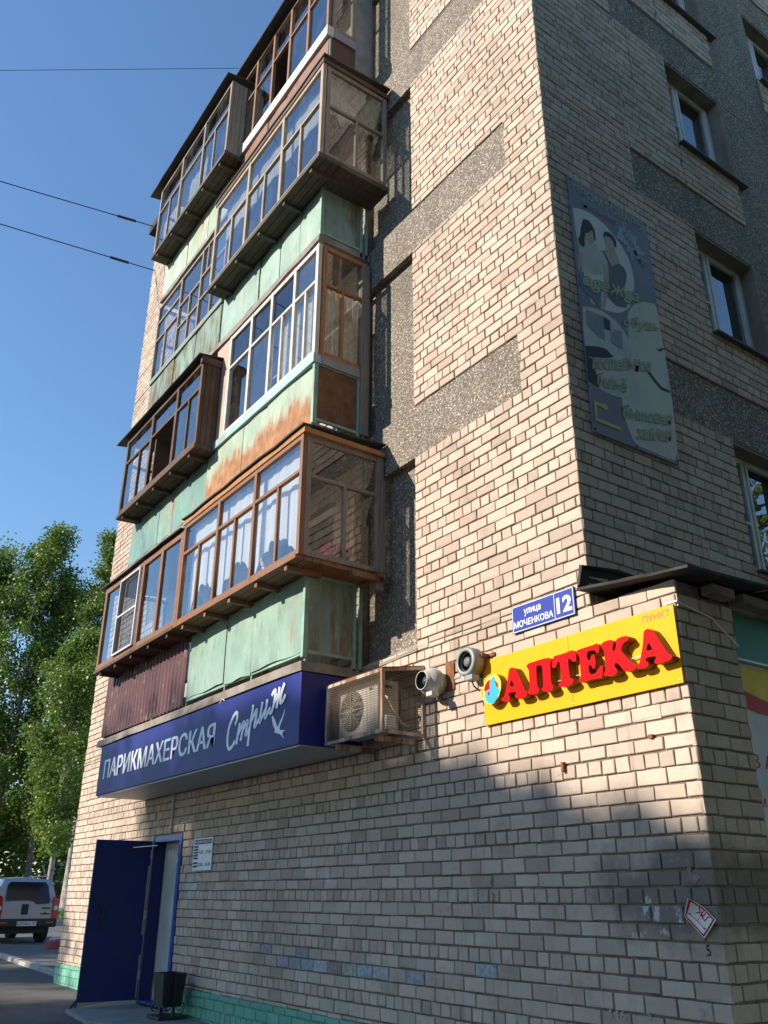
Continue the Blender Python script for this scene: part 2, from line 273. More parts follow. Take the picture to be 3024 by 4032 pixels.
APT={
 'A1':[[(-0.849,3.329),(-0.841,3.345),(-0.822,3.352),(-0.8,3.35),(-0.778,3.342),(-0.765,3.325),(-0.749,3.297),(-0.73,3.265),(-0.712,3.226),(-0.697,3.193),(-0.679,3.152),(-0.666,3.13),(-0.65,3.12),(-0.647,3.107),(-0.656,3.091),(-0.681,3.084),(-0.717,3.083),(-0.753,3.085),(-0.774,3.09),(-0.791,3.102),(-0.792,3.114),(-0.782,3.125),(-0.774,3.134),(-0.777,3.143),(-0.806,3.148),(-0.842,3.149),(-0.864,3.144),(-0.869,3.135),(-0.856,3.123),(-0.849,3.111),(-0.854,3.097),(-0.87,3.087),(-0.899,3.086),(-0.929,3.089),(-0.949,3.098),(-0.954,3.111),(-0.945,3.12),(-0.926,3.124),(-0.914,3.138),(-0.905,3.159),(-0.895,3.183),(-0.882,3.211),(-0.869,3.25),(-0.859,3.289)],[(-0.845,3.202),(-0.84,3.219),(-0.829,3.243),(-0.823,3.248),(-0.813,3.239),(-0.804,3.218),(-0.795,3.201),(-0.802,3.197),(-0.824,3.197)]],
 'P':[[(-0.63,3.337),(-0.611,3.346),(-0.579,3.349),(-0.53,3.349),(-0.474,3.351),(-0.419,3.35),(-0.378,3.345),(-0.356,3.335),(-0.35,3.325),(-0.358,3.31),(-0.37,3.3),(-0.372,3.275),(-0.373,3.236),(-0.375,3.197),(-0.376,3.159),(-0.374,3.139),(-0.367,3.128),(-0.355,3.119),(-0.357,3.102),(-0.368,3.09),(-0.398,3.084),(-0.432,3.084),(-0.462,3.089),(-0.479,3.101),(-0.483,3.113),(-0.474,3.121),(-0.465,3.131),(-0.461,3.155),(-0.461,3.204),(-0.461,3.253),(-0.461,3.286),(-0.466,3.3),(-0.482,3.307),(-0.506,3.309),(-0.52,3.306),(-0.527,3.294),(-0.529,3.242),(-0.53,3.197),(-0.53,3.163),(-0.529,3.143),(-0.519,3.131),(-0.509,3.122),(-0.511,3.11),(-0.523,3.097),(-0.551,3.09),(-0.589,3.089),(-0.62,3.094),(-0.637,3.105),(-0.639,3.118),(-0.628,3.128),(-0.618,3.139),(-0.615,3.163),(-0.613,3.223),(-0.613,3.268),(-0.614,3.293),(-0.628,3.314),(-0.637,3.326)]],
 'T':[[(-0.337,3.322),(-0.328,3.34),(-0.314,3.348),(-0.291,3.347),(-0.251,3.346),(-0.199,3.348),(-0.159,3.351),(-0.136,3.355),(-0.111,3.346),(-0.098,3.328),(-0.091,3.305),(-0.092,3.282),(-0.098,3.266),(-0.112,3.259),(-0.131,3.263),(-0.145,3.276),(-0.156,3.291),(-0.167,3.297),(-0.177,3.292),(-0.18,3.266),(-0.18,3.227),(-0.178,3.184),(-0.174,3.155),(-0.164,3.139),(-0.146,3.133),(-0.141,3.118),(-0.146,3.104),(-0.169,3.094),(-0.202,3.089),(-0.234,3.087),(-0.266,3.092),(-0.291,3.1),(-0.3,3.111),(-0.294,3.121),(-0.278,3.129),(-0.267,3.141),(-0.264,3.172),(-0.264,3.215),(-0.266,3.259),(-0.268,3.281),(-0.275,3.293),(-0.283,3.294),(-0.294,3.287),(-0.306,3.269),(-0.317,3.257),(-0.334,3.253),(-0.35,3.26),(-0.355,3.277),(-0.349,3.305)]],
 'E':[[(-0.081,3.34),(-0.039,3.345),(0.024,3.346),(0.056,3.347),(0.087,3.347),(0.115,3.353),(0.135,3.344),(0.142,3.328),(0.142,3.302),(0.137,3.285),(0.124,3.277),(0.112,3.281),(0.104,3.294),(0.094,3.304),(0.076,3.309),(0.052,3.311),(0.03,3.31),(0.019,3.303),(0.017,3.281),(0.017,3.258),(0.022,3.244),(0.037,3.242),(0.047,3.247),(0.053,3.264),(0.063,3.277),(0.078,3.277),(0.091,3.27),(0.093,3.251),(0.094,3.223),(0.091,3.196),(0.085,3.176),(0.073,3.167),(0.062,3.17),(0.054,3.182),(0.049,3.197),(0.035,3.205),(0.023,3.202),(0.02,3.182),(0.022,3.158),(0.028,3.141),(0.042,3.13),(0.066,3.129),(0.091,3.136),(0.111,3.153),(0.129,3.174),(0.147,3.179),(0.16,3.171),(0.158,3.15),(0.152,3.124),(0.146,3.102),(0.136,3.09),(0.103,3.09),(0.055,3.094),(-0.006,3.094),(-0.057,3.091),(-0.081,3.095),(-0.088,3.103),(-0.082,3.114),(-0.068,3.125),(-0.063,3.143),(-0.062,3.195),(-0.06,3.247),(-0.06,3.275),(-0.064,3.295),(-0.081,3.311),(-0.089,3.328)]],
 'K':[[(0.158,3.327),(0.168,3.339),(0.19,3.348),(0.226,3.352),(0.255,3.349),(0.277,3.34),(0.286,3.326),(0.279,3.312),(0.269,3.298),(0.265,3.28),(0.267,3.264),(0.275,3.257),(0.288,3.264),(0.299,3.282),(0.305,3.304),(0.305,3.327),(0.315,3.341),(0.339,3.347),(0.371,3.349),(0.402,3.346),(0.421,3.338),(0.425,3.325),(0.418,3.313),(0.402,3.306),(0.385,3.304),(0.37,3.296),(0.353,3.279),(0.345,3.263),(0.347,3.246),(0.365,3.22),(0.389,3.188),(0.413,3.158),(0.432,3.136),(0.452,3.123),(0.461,3.113),(0.46,3.1),(0.447,3.091),(0.419,3.088),(0.386,3.088),(0.364,3.092),(0.348,3.099),(0.334,3.118),(0.32,3.141),(0.305,3.157),(0.289,3.171),(0.275,3.17),(0.269,3.156),(0.271,3.142),(0.281,3.13),(0.291,3.117),(0.288,3.104),(0.273,3.091),(0.249,3.085),(0.214,3.085),(0.18,3.091),(0.161,3.1),(0.156,3.109),(0.163,3.119),(0.176,3.128),(0.182,3.15),(0.184,3.196),(0.185,3.242),(0.184,3.279),(0.177,3.297),(0.161,3.314)]],
 'A2':[[(0.558,3.32),(0.561,3.335),(0.573,3.348),(0.59,3.353),(0.608,3.351),(0.629,3.341),(0.643,3.329),(0.653,3.311),(0.67,3.281),(0.69,3.241),(0.711,3.203),(0.731,3.168),(0.748,3.141),(0.764,3.128),(0.774,3.121),(0.775,3.11),(0.767,3.101),(0.745,3.094),(0.714,3.092),(0.683,3.091),(0.651,3.09),(0.633,3.092),(0.624,3.1),(0.623,3.113),(0.633,3.124),(0.642,3.133),(0.641,3.143),(0.629,3.149),(0.597,3.152),(0.565,3.151),(0.551,3.145),(0.548,3.135),(0.558,3.124),(0.573,3.114),(0.571,3.102),(0.561,3.09),(0.539,3.084),(0.506,3.083),(0.48,3.087),(0.465,3.094),(0.464,3.105),(0.473,3.115),(0.49,3.122),(0.501,3.142),(0.51,3.165),(0.523,3.198),(0.536,3.23),(0.549,3.272)],[(0.568,3.204),(0.573,3.222),(0.583,3.242),(0.591,3.25),(0.6,3.243),(0.61,3.221),(0.62,3.203),(0.615,3.198),(0.593,3.197),(0.575,3.198)]],
}
SEAL=[[(-1.035,3.329),(-1.026,3.311),(-1.025,3.288),(-1.022,3.26),(-1.012,3.231),(-0.996,3.217),(-0.98,3.209),(-0.978,3.189),(-0.974,3.177),(-0.986,3.168),(-1,3.168),(-1.001,3.148),(-1.01,3.126),(-1.034,3.108),(-1.069,3.098),(-1.109,3.101),(-1.135,3.118),(-1.151,3.146),(-1.158,3.174),(-1.154,3.197),(-1.16,3.216),(-1.129,3.211),(-1.108,3.218),(-1.084,3.222),(-1.089,3.245),(-1.089,3.268),(-1.079,3.294),(-1.057,3.313)],[(-1.089,3.199),(-1.102,3.204),(-1.12,3.193),(-1.121,3.173),(-1.108,3.164),(-1.091,3.172)]]
DISC=[(-1.219,3.213),(-1.198,3.278),(-1.145,3.334),(-1.064,3.355),(-0.991,3.328),(-0.952,3.27),(-0.953,3.211),(-0.985,3.145),(-1.042,3.096),(-1.103,3.09),(-1.163,3.12),(-1.208,3.169)]
DISC_RED=[(-1.169,3.236),(-1.138,3.286),(-1.081,3.306),(-1.028,3.293),(-0.993,3.255),(-0.988,3.215),(-1.01,3.172),(-1.066,3.14),(-1.119,3.154),(-1.158,3.193)]
SCRIPT=[[(-4.631,3.363),(-4.59,3.409),(-4.582,3.46),(-4.604,3.499),(-4.641,3.493),(-4.69,3.462),(-4.737,3.416),(-4.777,3.36),(-4.798,3.291),(-4.802,3.22),(-4.785,3.151),(-4.745,3.106),(-4.697,3.112),(-4.638,3.147),(-4.607,3.185)],
 [(-4.509,3.366),(-4.525,3.3),(-4.545,3.223),(-4.565,3.137)],
 [(-4.518,3.252),(-4.456,3.328),(-4.415,3.367),(-4.403,3.358),(-4.413,3.317),(-4.432,3.241),(-4.463,3.166)],
 [(-4.426,3.268),(-4.364,3.338),(-4.317,3.366),(-4.312,3.349),(-4.327,3.296),(-4.345,3.238),(-4.345,3.206),(-4.316,3.216),(-4.254,3.281)],
 [(-4.201,3.516),(-4.216,3.441),(-4.239,3.352),(-4.258,3.24),(-4.276,3.083)],
 [(-4.223,3.345),(-4.171,3.402),(-4.122,3.45),(-4.106,3.44),(-4.111,3.402),(-4.128,3.345),(-4.145,3.288),(-4.137,3.262),(-4.105,3.287),(-4.058,3.339)],
 [(-3.988,3.513),(-3.999,3.449),(-4.019,3.379),(-4.036,3.318),(-4.028,3.294),(-3.994,3.329),(-3.943,3.385),(-3.887,3.44)],
 [(-3.878,3.522),(-3.889,3.458),(-3.909,3.384),(-3.912,3.335),(-3.897,3.326),(-3.864,3.364),(-3.8,3.426)],
 [(-3.816,3.366),(-3.778,3.36),(-3.745,3.395),(-3.715,3.466),(-3.705,3.541),(-3.7,3.581),(-3.715,3.592),(-3.747,3.58),(-3.78,3.542)],
 [(-3.615,3.607),(-3.63,3.532),(-3.645,3.454),(-3.661,3.39)],
 [(-3.706,3.464),(-3.649,3.536)],
 [(-3.508,3.627),(-3.551,3.568),(-3.582,3.506),(-3.585,3.453),(-3.564,3.426),(-3.521,3.447),(-3.482,3.507)],
 [(-3.646,3.468),(-3.584,3.529)]]
BIRD=[(-3.756,3.329),(-3.742,3.33),(-3.716,3.303),(-3.685,3.275),(-3.658,3.24),(-3.637,3.211),(-3.621,3.195),(-3.605,3.215),(-3.585,3.238),(-3.556,3.264),(-3.528,3.295),(-3.505,3.33),(-3.482,3.37),(-3.483,3.34),(-3.493,3.307),(-3.509,3.279),(-3.532,3.243),(-3.56,3.213),(-3.579,3.181),(-3.573,3.162),(-3.535,3.15),(-3.473,3.144),(-3.432,3.136),(-3.472,3.138),(-3.502,3.131),(-3.515,3.12),(-3.508,3.098),(-3.473,3.055),(-3.53,3.092),(-3.573,3.124),(-3.6,3.119),(-3.633,3.138),(-3.666,3.145),(-3.679,3.136),(-3.686,3.161),(-3.674,3.172),(-3.715,3.217),(-3.744,3.266),(-3.758,3.303)]
POSTER=[
 ('white',[(0.254,7.877),(0.329,7.909),(0.431,7.941),(0.55,7.952),(0.658,7.941),(0.756,7.911),(0.833,7.862),(0.919,7.808),(0.994,7.741),(1.048,7.663),(1.085,7.568),(1.106,7.467),(1.105,7.348),(1.081,7.235),(1.041,7.109),(0.971,6.972),(0.927,6.932),(0.85,6.866),(0.753,6.813),(0.662,6.79),(0.563,6.773),(0.468,6.771),(0.365,6.783)]),
 ('white2',[(0.245,6.67),(0.323,6.701),(0.431,6.733),(0.538,6.744),(0.643,6.732),(0.736,6.705),(0.815,6.65),(0.871,6.593),(0.906,6.537),(0.893,6.391),(0.807,6.204),(0.711,5.843),(0.639,5.818),(0.514,5.806),(0.384,5.815),(0.278,5.84),(0.226,5.853)]),
 ('cream',[(0.948,6.923),(1.007,7.004),(1.089,7.082),(1.193,7.147),(1.318,7.189),(1.417,7.209),(1.43,7.086),(1.432,6.852),(1.445,6.673),(1.447,6.448),(1.445,6.173),(1.439,5.837),(1.395,5.377),(1.198,5.366),(0.983,5.372),(0.793,5.368),(0.728,5.472),(0.685,5.585),(0.666,5.722),(0.678,5.864),(0.767,6.087),(0.904,6.396),(0.9,6.499),(0.891,6.646),(0.903,6.785)]),
 ('dark',[(0.402,7.789),(0.424,7.821),(0.499,7.84),(0.539,7.805),(0.574,7.759),(0.573,7.687),(0.569,7.63),(0.546,7.595),(0.549,7.643),(0.544,7.712),(0.519,7.723),(0.476,7.669),(0.427,7.64),(0.404,7.561),(0.389,7.449),(0.347,7.428),(0.308,7.458),(0.303,7.502),(0.344,7.578),(0.36,7.664)]),
 ('skin',[(0.426,7.632),(0.475,7.665),(0.518,7.719),(0.542,7.707),(0.546,7.638),(0.534,7.573),(0.493,7.528),(0.448,7.529),(0.417,7.56)]),
 ('shirt',[(0.306,7.442),(0.347,7.424),(0.392,7.439),(0.404,7.53),(0.447,7.521),(0.502,7.529),(0.571,7.576),(0.599,7.519),(0.671,7.516),(0.716,7.452),(0.723,7.409),(0.649,7.365),(0.608,7.208),(0.496,7.162),(0.297,7.098),(0.333,7.25),(0.285,7.348)]),
 ('skin',[(0.288,7.334),(0.345,7.339),(0.331,7.234),(0.282,7.121),(0.251,7.076),(0.252,7.188)]),
 ('skin',[(0.648,7.361),(0.718,7.402),(0.703,7.215),(0.655,7.041),(0.627,6.909),(0.583,6.787),(0.531,6.793),(0.592,6.975),(0.626,7.178)]),
 ('dark',[(0.701,7.753),(0.723,7.813),(0.792,7.841),(0.855,7.825),(0.896,7.78),(0.892,7.698),(0.866,7.676),(0.848,7.748),(0.802,7.781),(0.724,7.757),(0.707,7.7)]),
 ('skin',[(0.719,7.75),(0.796,7.774),(0.843,7.746),(0.86,7.674),(0.86,7.61),(0.823,7.552),(0.768,7.556),(0.736,7.588),(0.719,7.659),(0.712,7.703)]),
 ('skin',[(0.699,7.585),(0.735,7.579),(0.773,7.555),(0.822,7.548),(0.864,7.604),(0.897,7.549),(0.907,7.49),(0.804,7.424),(0.773,7.402),(0.712,7.49),(0.674,7.541)]),
 ('vest',[(0.621,7.519),(0.683,7.538),(0.72,7.477),(0.775,7.387),(0.825,7.442),(0.906,7.486),(0.968,7.464),(0.995,7.398),(0.968,7.292),(0.909,7.157),(0.934,7.001),(0.921,6.95),(0.769,6.906),(0.643,6.961),(0.708,7.217),(0.721,7.392),(0.67,7.508)]),
 ('jeans',[(0.252,7.047),(0.307,7.043),(0.399,6.961),(0.582,7.022),(0.55,6.926),(0.519,6.766),(0.483,6.758),(0.391,6.84),(0.318,6.865),(0.254,6.931)]),
 ('burst',[(1.049,8.145),(1.095,8.005),(1.157,8.059),(1.171,7.995),(1.259,8.019),(1.218,7.87),(1.29,7.914),(1.292,7.841),(1.426,7.866),(1.274,7.766),(1.412,7.73),(1.268,7.706),(1.27,7.658),(1.172,7.716),(1.113,7.622),(1.098,7.736),(1.035,7.701),(1.07,7.795),(0.94,7.819),(0.883,7.823),(0.931,7.888),(0.904,7.894),(0.958,7.935),(0.955,8.007),(1.029,8.021)]),
 ('grey',[(0.307,6.661),(0.486,6.678),(0.545,6.681),(0.532,6.523),(0.53,6.401),(0.419,6.424),(0.313,6.474),(0.298,6.51)]),
 ('black',[(0.235,6.223),(0.399,6.281),(0.527,6.306),(0.623,6.251),(0.522,6.203),(0.329,6.136),(0.231,6.114)]),
 ('black',[(0.231,6.114),(0.316,6.114),(0.323,6.019),(0.353,5.949),(0.366,5.824),(0.221,5.851)]),
 ('black',[(0.55,6.683),(0.634,6.671),(0.627,6.554),(0.541,6.544)]),
 ('black',[(1.079,6.286),(1.151,6.283),(1.24,6.211),(1.311,6.168),(1.428,6.176),(1.422,6.148),(1.293,6.136),(1.212,6.184),(1.144,6.245)]),
 ('grey',[(0.645,6.535),(0.685,6.587),(0.798,6.616),(0.775,6.406),(0.69,6.406),(0.623,6.422)]),
 ('black',[(1.303,6.634),(1.361,6.603),(1.445,6.673),(1.396,6.663),(1.36,6.63)]),
 ('yellow',[(0.27,5.652),(0.401,5.654),(0.403,5.678),(0.464,5.636),(0.396,5.586),(0.404,5.616),(0.302,5.616),(0.291,5.48),(0.605,5.487),(0.594,5.452),(0.259,5.446)]),
]
# ------------------------------------------------------------------ helpers
class MB:
    def __init__(s): s.v = []; s.f = []; s.mi = []
    def add(s, vs, fs, mi=0):
        o = len(s.v); s.v += [tuple(v) for v in vs]; s.f += [tuple(i + o for i in f) for f in fs]; s.mi += [mi] * len(fs); return s
    def box(s, x0, x1, y0, y1, z0, z1, mi=0):
        return s.add([(x0, y0, z0), (x1, y0, z0), (x1, y1, z0), (x0, y1, z0), (x0, y0, z1), (x1, y0, z1), (x1, y1, z1), (x0, y1, z1)],
                     [(0, 3, 2, 1), (4, 5, 6, 7), (0, 1, 5, 4), (1, 2, 6, 5), (2, 3, 7, 6), (3, 0, 4, 7)], mi)
    def bar(s, a, b, wd, ht, up=(0, 0, 1), mi=0):
        a, b = Vector(a), Vector(b); d = (b - a).normalized(); u = Vector(up)
        if abs(d.dot(u)) > .95: u = Vector((0, 1, 0))
        sd = d.cross(u).normalized(); u = sd.cross(d)
        vs = [p + sd * x * wd / 2 + u * y * ht / 2 for p in (a, b) for x, y in ((-1, -1), (1, -1), (1, 1), (-1, 1))]
        return s.add(vs, [(0, 3, 2, 1), (4, 5, 6, 7), (0, 1, 5, 4), (1, 2, 6, 5), (2, 3, 7, 6), (3, 0, 4, 7)], mi)
    def tube(s, pts, r, n=8, mi=0, cap=True):
        pts = [Vector(p) for p in pts]; rs = r if isinstance(r, (list, tuple)) else [r] * len(pts)
        o = len(s.v)
        for i, p in enumerate(pts):
            d = (pts[min(i + 1, len(pts) - 1)] - pts[max(i - 1, 0)]).normalized()
            u = Vector((0, 0, 1)) if abs(d.z) < .9 else Vector((1, 0, 0))
            a = d.cross(u).normalized(); b = a.cross(d)
            for k in range(n):
                t = 2 * math.pi * k / n; s.v.append(tuple(p + (a * math.cos(t) + b * math.sin(t)) * rs[i]))
        for i in range(len(pts) - 1):
            for k in range(n):
                k2 = (k + 1) % n; s.f.append((o + i * n + k, o + i * n + k2, o + (i + 1) * n + k2, o + (i + 1) * n + k)); s.mi.append(mi)
        if cap:
            s.f.append(tuple(o + k for k in range(n))); s.mi.append(mi)
            s.f.append(tuple(o + (len(pts) - 1) * n + k for k in reversed(range(n)))); s.mi.append(mi)
        return s
    def lathe(s, c, axis, prof, n=28, mi=0):
        """prof: (distance along axis, radius)"""
        c, ax = Vector(c), Vector(axis).normalized(); u = Vector((0, 0, 1)) if abs(ax.z) < .9 else Vector((1, 0, 0))
        a = ax.cross(u).normalized(); b = a.cross(ax); o = len(s.v)
        for d, r in prof:
            for k in range(n):
                t = 2 * math.pi * k / n; s.v.append(tuple(c + ax * d + (a * math.cos(t) + b * math.sin(t)) * r))
        for i in range(len(prof) - 1):
            for k in range(n):
                k2 = (k + 1) % n; s.f.append((o + i * n + k, o + i * n + k2, o + (i + 1) * n + k2, o + (i + 1) * n + k)); s.mi.append(mi)
        return s
def mesh(name, mb, mats, smooth=False):
    me = bpy.data.meshes.new(name); me.from_pydata(mb.v, [], mb.f)
    for m in (mats if isinstance(mats, (list, tuple)) else [mats]): me.materials.append(m)
    if any(mb.mi): me.polygons.foreach_set('material_index', mb.mi)
    if smooth: me.polygons.foreach_set('use_smooth', [True] * len(me.polygons))
    me.update(); return me
def tag(o, label=None, cat=None, group=None, kind=None):
    for k, v in (('label', label), ('category', cat), ('group', group), ('kind', kind)):
        if v: o[k] = v
    return o
def link(name, data, parent=None):
    o = bpy.data.objects.new(name, data); COL.objects.link(o)
    if parent:
        o.parent = parent; o.matrix_parent_inverse = parent_world(parent).inverted()
    return o
def parent_world(p):
    m = p.matrix_basis.copy()
    if p.parent: m = parent_world(p.parent) @ p.matrix_parent_inverse @ m
    return m
def ob(name, mb, mats, parent=None, smooth=False, bevel=0, **k):
    o = link(name, mesh(name, mb, mats, smooth), parent)
    if bevel:
        b = o.modifiers.new('bevel', 'BEVEL'); b.width = bevel; b.segments = 2; b.limit_method = 'ANGLE'
    return tag(o, **k)
def empty(name, loc, label=None, cat=None, group=None, parent=None):
    o = link(name, None, None); o.location = loc; o.empty_display_size = .2
    if parent: o.parent = parent; o.matrix_parent_inverse = parent_world(parent).inverted()
    return tag(o, label, cat, group)
def plane_fn(kind, off):
    """2-D (u, v) -> world on a facade: A = street front (normal -y), B = gable (normal +x)"""
    if kind == 'A': return lambda u, v, d=0: (u, off - d, v)
    return lambda u, v, d=0: (off + d, u, v)
def flat_poly(loops, fn, depth, name, mats, parent, side=None, smooth_pts=0, bevel=0.0):
    """closed outlines (first outer, rest holes) -> extruded mesh; front faces get mats[0], edges mats[1]"""
    cu = bpy.data.curves.new(name, 'CURVE'); cu.dimensions = '2D'; cu.fill_mode = 'BOTH'; cu.extrude = depth / 2
    for lp in loops:
        pts = list(lp)
        for _ in range(smooth_pts):
            q = []
            for i in range(len(pts)):
                a, b = pts[i], pts[(i + 1) % len(pts)]
                q += [(a[0] * .75 + b[0] * .25, a[1] * .75 + b[1] * .25), (a[0] * .25 + b[0] * .75, a[1] * .25 + b[1] * .75)]
            pts = q
        sp = cu.splines.new('POLY'); sp.points.add(len(pts) - 1); sp.use_cyclic_u = True
        for p, (x, y) in zip(sp.points, pts): p.co = (x, y, 0, 1)
    return curve_to(cu, fn, depth, name, mats, parent)
def curve_to(cu, fn, depth, name, mats, parent, T=None):
    to = bpy.data.objects.new('tmp', cu); COL.objects.link(to)
    dg = bpy.context.evaluated_depsgraph_get(); dg.update()
    me0 = bpy.data.meshes.new_from_object(to.evaluated_get(dg)); bpy.data.objects.remove(to); bpy.data.curves.remove(cu)
    vs = [(v.co.x, v.co.y, v.co.z) for v in me0.vertices]
    if T: vs = T(vs)
    mats = mats if isinstance(mats, (list, tuple)) else [mats]
    mb = MB(); mb.v = [fn(x, y, z + depth / 2) for x, y, z in vs]
    for p in me0.polygons:
        mb.f.append(tuple(p.vertices)); mb.mi.append(1 if len(mats) > 1 and abs(p.normal.z) < .5 else 0)
    bpy.data.meshes.remove(me0)
    return ob(name, mb, mats, parent)
def text(s, fn, u0, v0, u1, v1, m, parent, name='lettering', depth=.003, shear=0, off=0, skew=0):
    """fit the string into the rectangle u0..u1, v0..v1; skew: rise of the baseline over the width"""
    cu = bpy.data.curves.new('t', 'FONT'); cu.body = s; cu.extrude = depth / 2; cu.shear = shear; cu.offset = off; cu.fill_mode = 'BOTH'; cu.resolution_u = 4
    def T(vs):
        xs = [v[0] for v in vs]; ys = [v[1] for v in vs]
        ax, bx, ay, by = min(xs), max(xs), min(ys), max(ys)
        return [(u0 + (x - ax) / (bx - ax) * (u1 - u0), v0 + (y - ay) / (by - ay) * (v1 - v0) + skew * (x - ax) / (bx - ax), z) for x, y, z in vs]
    return curve_to(cu, fn, depth, name, m, parent, T)
def ribbon(pts, fn, wd, name, m, parent, depth=.004, d0=0):
    """a brush stroke: thick polyline with tapered ends"""
    P = [Vector((x, y)) for x, y in pts]
    for _ in range(2):
        q = [P[0]]
        for a, b in zip(P, P[1:]): q += [a * .75 + b * .25, a * .25 + b * .75]
        P = q + [P[-1]]
    L, R = [], []
    for i, p in enumerate(P):
        d = (P[min(i + 1, len(P) - 1)] - P[max(i - 1, 0)])
        d = d.normalized() if d.length > 1e-6 else Vector((0, 1)); n = Vector((-d.y, d.x))
        w_ = wd / 2 * (.75 + .25 * abs(d.y))
        L.append(p + n * w_); R.append(p - n * w_)
    mb = MB(); n = len(P)
    mb.v = [fn(q.x, q.y, d0 + depth) for q in L] + [fn(q.x, q.y, d0 + depth) for q in R] + [fn(q.x, q.y, d0) for q in L] + [fn(q.x, q.y, d0) for q in R]
    for i in range(n - 1):
        mb.f += [(i, i + n, i + n + 1, i + 1), (i, i + 1, i + 1 + 2 * n, i + 2 * n), (i + n, i + 3 * n, i + 1 + 3 * n, i + 1 + n)]; mb.mi += [0] * 3
    return ob(name, mb, m, parent)

# ------------------------------------------------------------------ the ground
def gz(x):
    pts = [(-400, .46), (-60, .46), (-30, .42), (-24, .36), (-8, .20), (400, .20)]
    for (a, za), (b, zb) in zip(pts, pts[1:]):
        if a <= x <= b: return za + (zb - za) * (x - a) / (b - a)
    return .2
mb = MB(); xs = [-400, -60, -30, -24, -16, -8, 400]
for x in xs: mb.v += [(x, -400, gz(x)), (x, 400, gz(x))]
mb.f = [(2 * i, 2 * i + 2, 2 * i + 3, 2 * i + 1) for i in range(len(xs) - 1)]; mb.mi = [0] * len(mb.f)
ob('ground', mb, M['asphalt'], kind='structure')
# the yard road behind the kerb, a hand's breadth higher
mb = MB(); xs = [-36.2, -30, -24, -16, -12.75]; ys = {-36.2: 1.3, -30: 1.05, -24: .85, -16: .62, -12.75: .42}
for x in xs: mb.v += [(x, ys[x], gz(x) + .05), (x, 40, gz(x) + .05)]
mb.f = [(2 * i, 2 * i + 2, 2 * i + 3, 2 * i + 1) for i in range(len(xs) - 1)]; mb.mi = [0] * len(mb.f)
ob('road', mb, M['asphalt2'], kind='structure')
kr = empty('kerb', (-12.8, .35, gz(-12.8))); tag(kr, 'low pale concrete kerb running from the building corner past the parked car', 'kerb')
for i in range(23):
    a = -12.78 - i * 1.0; b = a - .985
    ya, yb = [ys_ for ys_ in ((.42 + (-12.75 - q) * .04) for q in (a, b))]
    j = rnd.uniform(-.012, .012); za, zb = gz(a) - .05, gz(b) - .05
    mb = MB().add([(a, ya - .15, za), (a, ya, za), (b, yb, zb), (b, yb - .15, zb), (a, ya - .135, za + .135 + j), (a, ya - .01, za + .14 + j), (b, yb - .01, zb + .14 + j), (b, yb - .135, zb + .135 + j)],
                  [(0, 1, 2, 3), (4, 7, 6, 5), (0, 4, 5, 1), (1, 5, 6, 2), (2, 6, 7, 3), (3, 7, 4, 0)])
    ob('kerb_stone', mb, M['kerb'], kr, bevel=.012)
# far kerb and grass bank under the trees
kf = empty('kerb', (-35.5, 10, gz(-35.5))); tag(kf, 'grey kerb along the foot of the grass bank behind the parked car', 'kerb')
for i in range(24):
    y = -8 + i * 1.0
    ob('kerb_stone', MB().box(-35.65, -35.5, y + .008, y + .992, gz(-35.5) - .05, gz(-35.5) + .26 + rnd.uniform(-.008, .008)), M['kerb'], kf, bevel=.012)
mb = MB(); gx = [-36, -37.5, -40, -45, -60, -140]; gh = [.66, .80, 1.0, 1.05, 1.1, 1.2]
gx = [-35.66] + gx; gh = [.64] + gh
for x, h in zip(gx, gh): mb.v += [(x, -90, h), (x, 130, h)]
mb.f = [(2 * i, 2 * i + 1, 2 * i + 3, 2 * i + 2) for i in range(len(gx) - 1)]; mb.mi = [0] * len(mb.f)
bank = ob('grass_bank', mb, M['soil'], kind='structure')
def bank_z(x):
    for (a, za), (b, zb) in zip(zip(gx, gh), list(zip(gx, gh))[1:]):
        if b <= x <= a: return za + (zb - za) * (a - x) / (a - b)
    return 1.0
def leaf_mesh(name, quads, m):
    """quads: (centre, axis u, axis v, value)"""
    me = bpy.data.meshes.new(name); v = []; f = []; bv = []
    for c, u, w_, val in quads:
        o = len(v); v += [tuple(c - u * .5), tuple(c + w_ * .5), tuple(c + u * .5), tuple(c - w_ * .5)]; f.append((o, o + 1, o + 2, o + 3)); bv.append(val)
    me.from_pydata(v, [], f); me.materials.append(m)
    a = me.attributes.new('bv', 'FLOAT', 'FACE'); a.data.foreach_set('value', bv); me.update(); return me
q = []
for i in range(9000):
    x = -35.7 - abs(rnd.gauss(0, 4)); y = rnd.uniform(2, 16); h = rnd.uniform(.08, .26)
    up = Vector((rnd.uniform(-.4, .4), rnd.uniform(-.4, .4), 1)).normalized() * h; sd = Vector((rnd.uniform(-1, 1), rnd.uniform(-1, 1), 0)).normalized() * .03
    q.append((Vector((x, y, bank_z(x) + h * .45)), up, sd, rnd.random()))
tag(link('grass', leaf_mesh('grass', q, M['grass'])), 'sunlit green grass on the bank beside the car', 'grass', kind='stuff')

